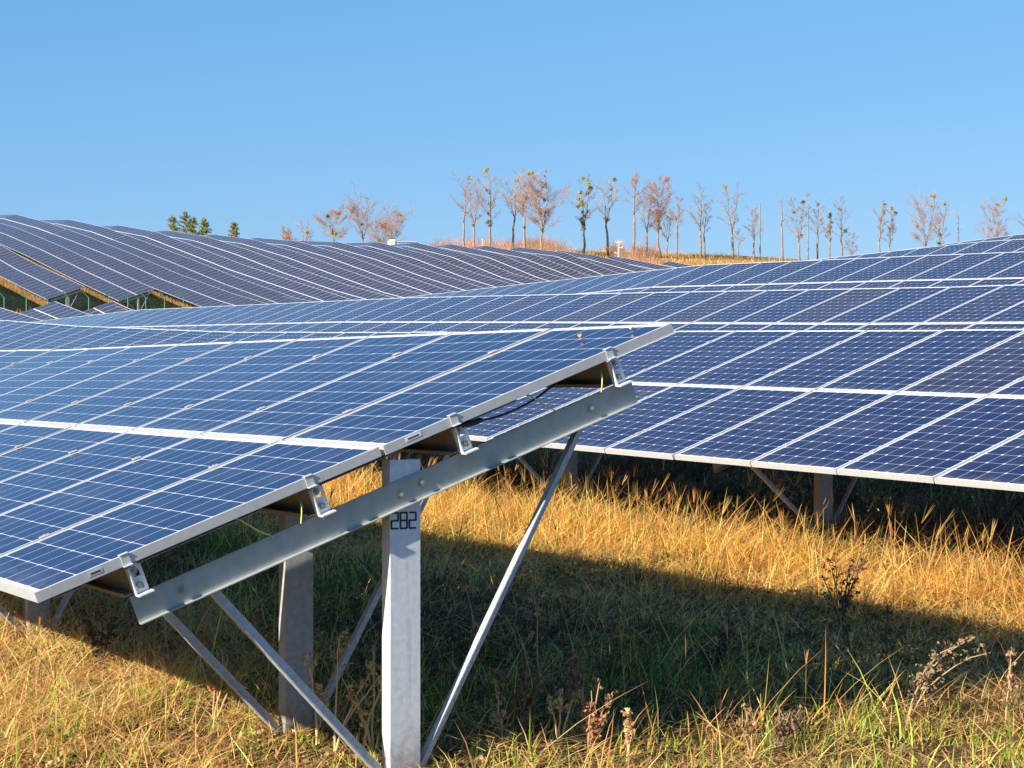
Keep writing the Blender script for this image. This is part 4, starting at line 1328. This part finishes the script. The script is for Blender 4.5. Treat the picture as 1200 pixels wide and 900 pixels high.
for lab, y, x, sz, cc in (('orange brown dead leaf lying on the top module of the nearest array', 2.84, .48, .016, (.50, .22, .08)), ('pale dead leaf near the top corner of the nearest array', 2.93, .19, .013, (.62, .42, .30))):
    oo, uu, vv, nn = edges_first
    pz = oo + vv * y + uu * x + nn * .004
    mbl = MB()
    k_ = 9
    ring = [Vector((math.cos(i * 6.283 / k_) * sz * (1 + .35 * (i % 2)), math.sin(i * 6.283 / k_) * sz * .6, .006 * (i % 3))) for i in range(k_)]
    mbl.v = [tuple(uu * r.x + vv * r.y + nn * (r.z + dz)) for dz in (0, .002) for r in ring]
    mbl.f = [tuple(range(k_))[::-1], tuple(range(k_, 2 * k_))] + [(i, (i + 1) % k_, k_ + (i + 1) % k_, k_ + i) for i in range(k_)]
    mbl.m = [0] * len(mbl.f)
    lf = mbl.build('fallen_leaf', plain('dead_leaf_%d' % int(y * 100), cc, .7))
    lf.location = pz
    tag(lf, lab, 'leaf')
# ------------------------------------------------------------------ single weeds one can point to
def weed(label, X, Y, h, style, seed, tone=(.20, .13, .07), lean=(0, 0)):
    rng = random.Random(seed)
    nr = np.random.default_rng(seed)
    z0 = float(Gxy(X, Y)) - .02
    root = empty('weed', (X, Y, z0), label, 'weed', 'dead weed stalks in the meadow')
    sb, sd2, sl, sw, sbe = [], [], [], [], []
    lc, ls = [], []
    mbw = MB()
    nst = {'stalk': 1, 'bush': 6, 'plume': 4, 'heads': 3}[style]
    for s in range(nst):
        tip = Vector((lean[0] + rng.uniform(-1, 1) * .12 * h * (nst > 1) * 2.2, lean[1] + rng.uniform(-1, 1) * .1 * h * (nst > 1), h * (1 if s == 0 else rng.uniform(.55, .97))))
        pts = []
        for i in range(8):
            t = i / 7
            pts.append(Vector((tip.x * t ** 1.6 + rng.uniform(-.012, .012) * h, tip.y * t ** 1.6 + rng.uniform(-.012, .012) * h, tip.z * (t if style != 'plume' else math.sin(t * 1.35) / math.sin(1.35)))))
        mbw.tube(pts, [.0056 * (1.1 - .7 * i / 7) for i in range(8)], 5)
        for i in range({'stalk': 16, 'bush': 13, 'plume': 18, 'heads': 5}[style]):
            t = rng.uniform(.30 if style != 'heads' else .7, 1)
            f = t * 7; i0 = min(int(f), 6)
            p = pts[i0].lerp(pts[i0 + 1], f - i0)
            a_ = rng.uniform(0, 6.283)
            d_ = Vector((math.cos(a_), math.sin(a_), rng.uniform(.1, 1.1))).normalized()
            ln = h * rng.uniform(.05, .16) * (1.2 - .6 * t)
            if style == 'plume':
                ln *= 1.3
            sb.append(tuple(p)); sd2.append(tuple(d_)); sl.append(ln); sw.append(.0035); sbe.append((0, 0, -.15))
            for q_ in range(6 if style != 'heads' else 9):
                e = p + d_ * ln * rng.uniform(.35, 1.05)
                lc.append((e.x + rng.gauss(0, .006), e.y + rng.gauss(0, .006), e.z + rng.gauss(0, .007))); ls.append(rng.uniform(.005, .015))
    mw = bark('weed_stem_%d' % seed, tone, tuple(c * 1.5 for c in tone))
    mbw.build('stem', mw, root)
    n = len(sb)
    ribbons(np.array(sb), np.array(sd2), np.array(sl), np.array(sw), np.array(sbe), vary(tone, n, nr, .25), 'twigs_seed_clusters', M_BLADE, root, seg=2)  # thin side twigs of the dead weed
    leaf_quads(np.array(lc), np.array(ls), vary(tuple(c * 1.35 for c in tone), len(lc), nr, .3), 'twigs_seed_clusters', M_BLADE, root, seed)  # small seed clusters along those twigs
for t in [
    ('tall thin brown stalk standing right of the long bright brace', 0.15, 10.4, 0.74, 'stalk', 3, (0.42, 0.25, 0.13), (-0.06, 0)),
    ('low brown branching weed right of the foot of the bright brace', 0.05, 9.0, 0.42, 'bush', 10, (0.17, 0.11, 0.06), (0, 0)),
    ('short straw coloured weed in front of the brown branching weed', 0.21, 8.8, 0.3, 'heads', 17, (0.52, 0.34, 0.16), (0, 0)),
    ('feathery pale brown weed bending over to the right in the lower right grass', 1.88, 9.5, 0.46, 'plume', 24, (0.26, 0.18, 0.1), (0.28, 0)),
    ('upright pinkish stalk near the right border of the grass', 2.36, 9.5, 0.42, 'stalk', 31, (0.36, 0.22, 0.12), (0.03, 0)),
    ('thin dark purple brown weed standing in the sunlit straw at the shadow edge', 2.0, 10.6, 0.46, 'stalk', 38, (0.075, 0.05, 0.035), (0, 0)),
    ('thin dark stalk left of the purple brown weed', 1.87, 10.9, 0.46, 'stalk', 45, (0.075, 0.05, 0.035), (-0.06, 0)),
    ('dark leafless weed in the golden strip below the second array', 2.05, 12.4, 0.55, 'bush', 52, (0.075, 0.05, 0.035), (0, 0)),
    ('tall straw stalk with brown seed heads between the two left braces', -0.78, 8.7, 0.55, 'heads', 59, (0.52, 0.34, 0.16), (0.1, 0)),
    ('shorter straw stalk with seed heads beside the concrete grey second post', -0.87, 8.9, 0.42, 'heads', 66, (0.52, 0.34, 0.16), (0.05, 0)),
    ('slanting dry stalk left of the numbered post', -0.65, 8.6, 0.48, 'stalk', 73, (0.45, 0.3, 0.15), (0.16, 0)),
    ('pair of short thick dry stalks in the bottom of the meadow', 1.05, 8.7, 0.26, 'heads', 80, (0.3, 0.19, 0.1), (0, 0)),
    ('low tangle of dry weed right of the pair of short thick stalks', 1.16, 8.7, 0.26, 'bush', 87, (0.2, 0.13, 0.08), (0.06, 0)),
    ('straw tuft with upright heads at the bottom of the shadow', 0.5, 8.6, 0.27, 'heads', 94, (0.52, 0.34, 0.16), (0, 0)),
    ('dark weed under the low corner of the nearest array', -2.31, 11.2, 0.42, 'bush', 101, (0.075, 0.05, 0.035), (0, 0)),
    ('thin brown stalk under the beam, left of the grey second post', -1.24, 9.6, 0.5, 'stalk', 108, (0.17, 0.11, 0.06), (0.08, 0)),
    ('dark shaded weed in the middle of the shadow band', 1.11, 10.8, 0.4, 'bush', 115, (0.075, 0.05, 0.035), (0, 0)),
    ('bent grey stalk right of the tall thin brown stalk', 0.3, 9.4, 0.42, 'stalk', 122, (0.17, 0.11, 0.06), (0.1, 0)),
    ('reddish brown dry weed at the bottom between the straw tufts', 0.34, 8.75, 0.36, 'bush', 129, (0.34, 0.19, 0.1), (0.03, 0)),
    ('short brittle stalk left of the foot of the bright brace', -0.04, 8.8, 0.34, 'stalk', 136, (0.4, 0.25, 0.13), (-0.04, 0)),
    ('curled brown weed in the shadow right of the tall thin stalk', 0.28, 9.7, 0.4, 'bush', 143, (0.3, 0.18, 0.1), (-0.05, 0)),
    ('drooping straw stalk with a plump seed head close to the numbered post', -0.61, 8.75, 0.5, 'heads', 150, (0.5, 0.33, 0.15), (-0.09, 0)),
    ('reddish seed stalk below the left end of the beam', -1.38, 9.2, 0.38, 'heads', 157, (0.44, 0.24, 0.11), (0.05, 0))]:
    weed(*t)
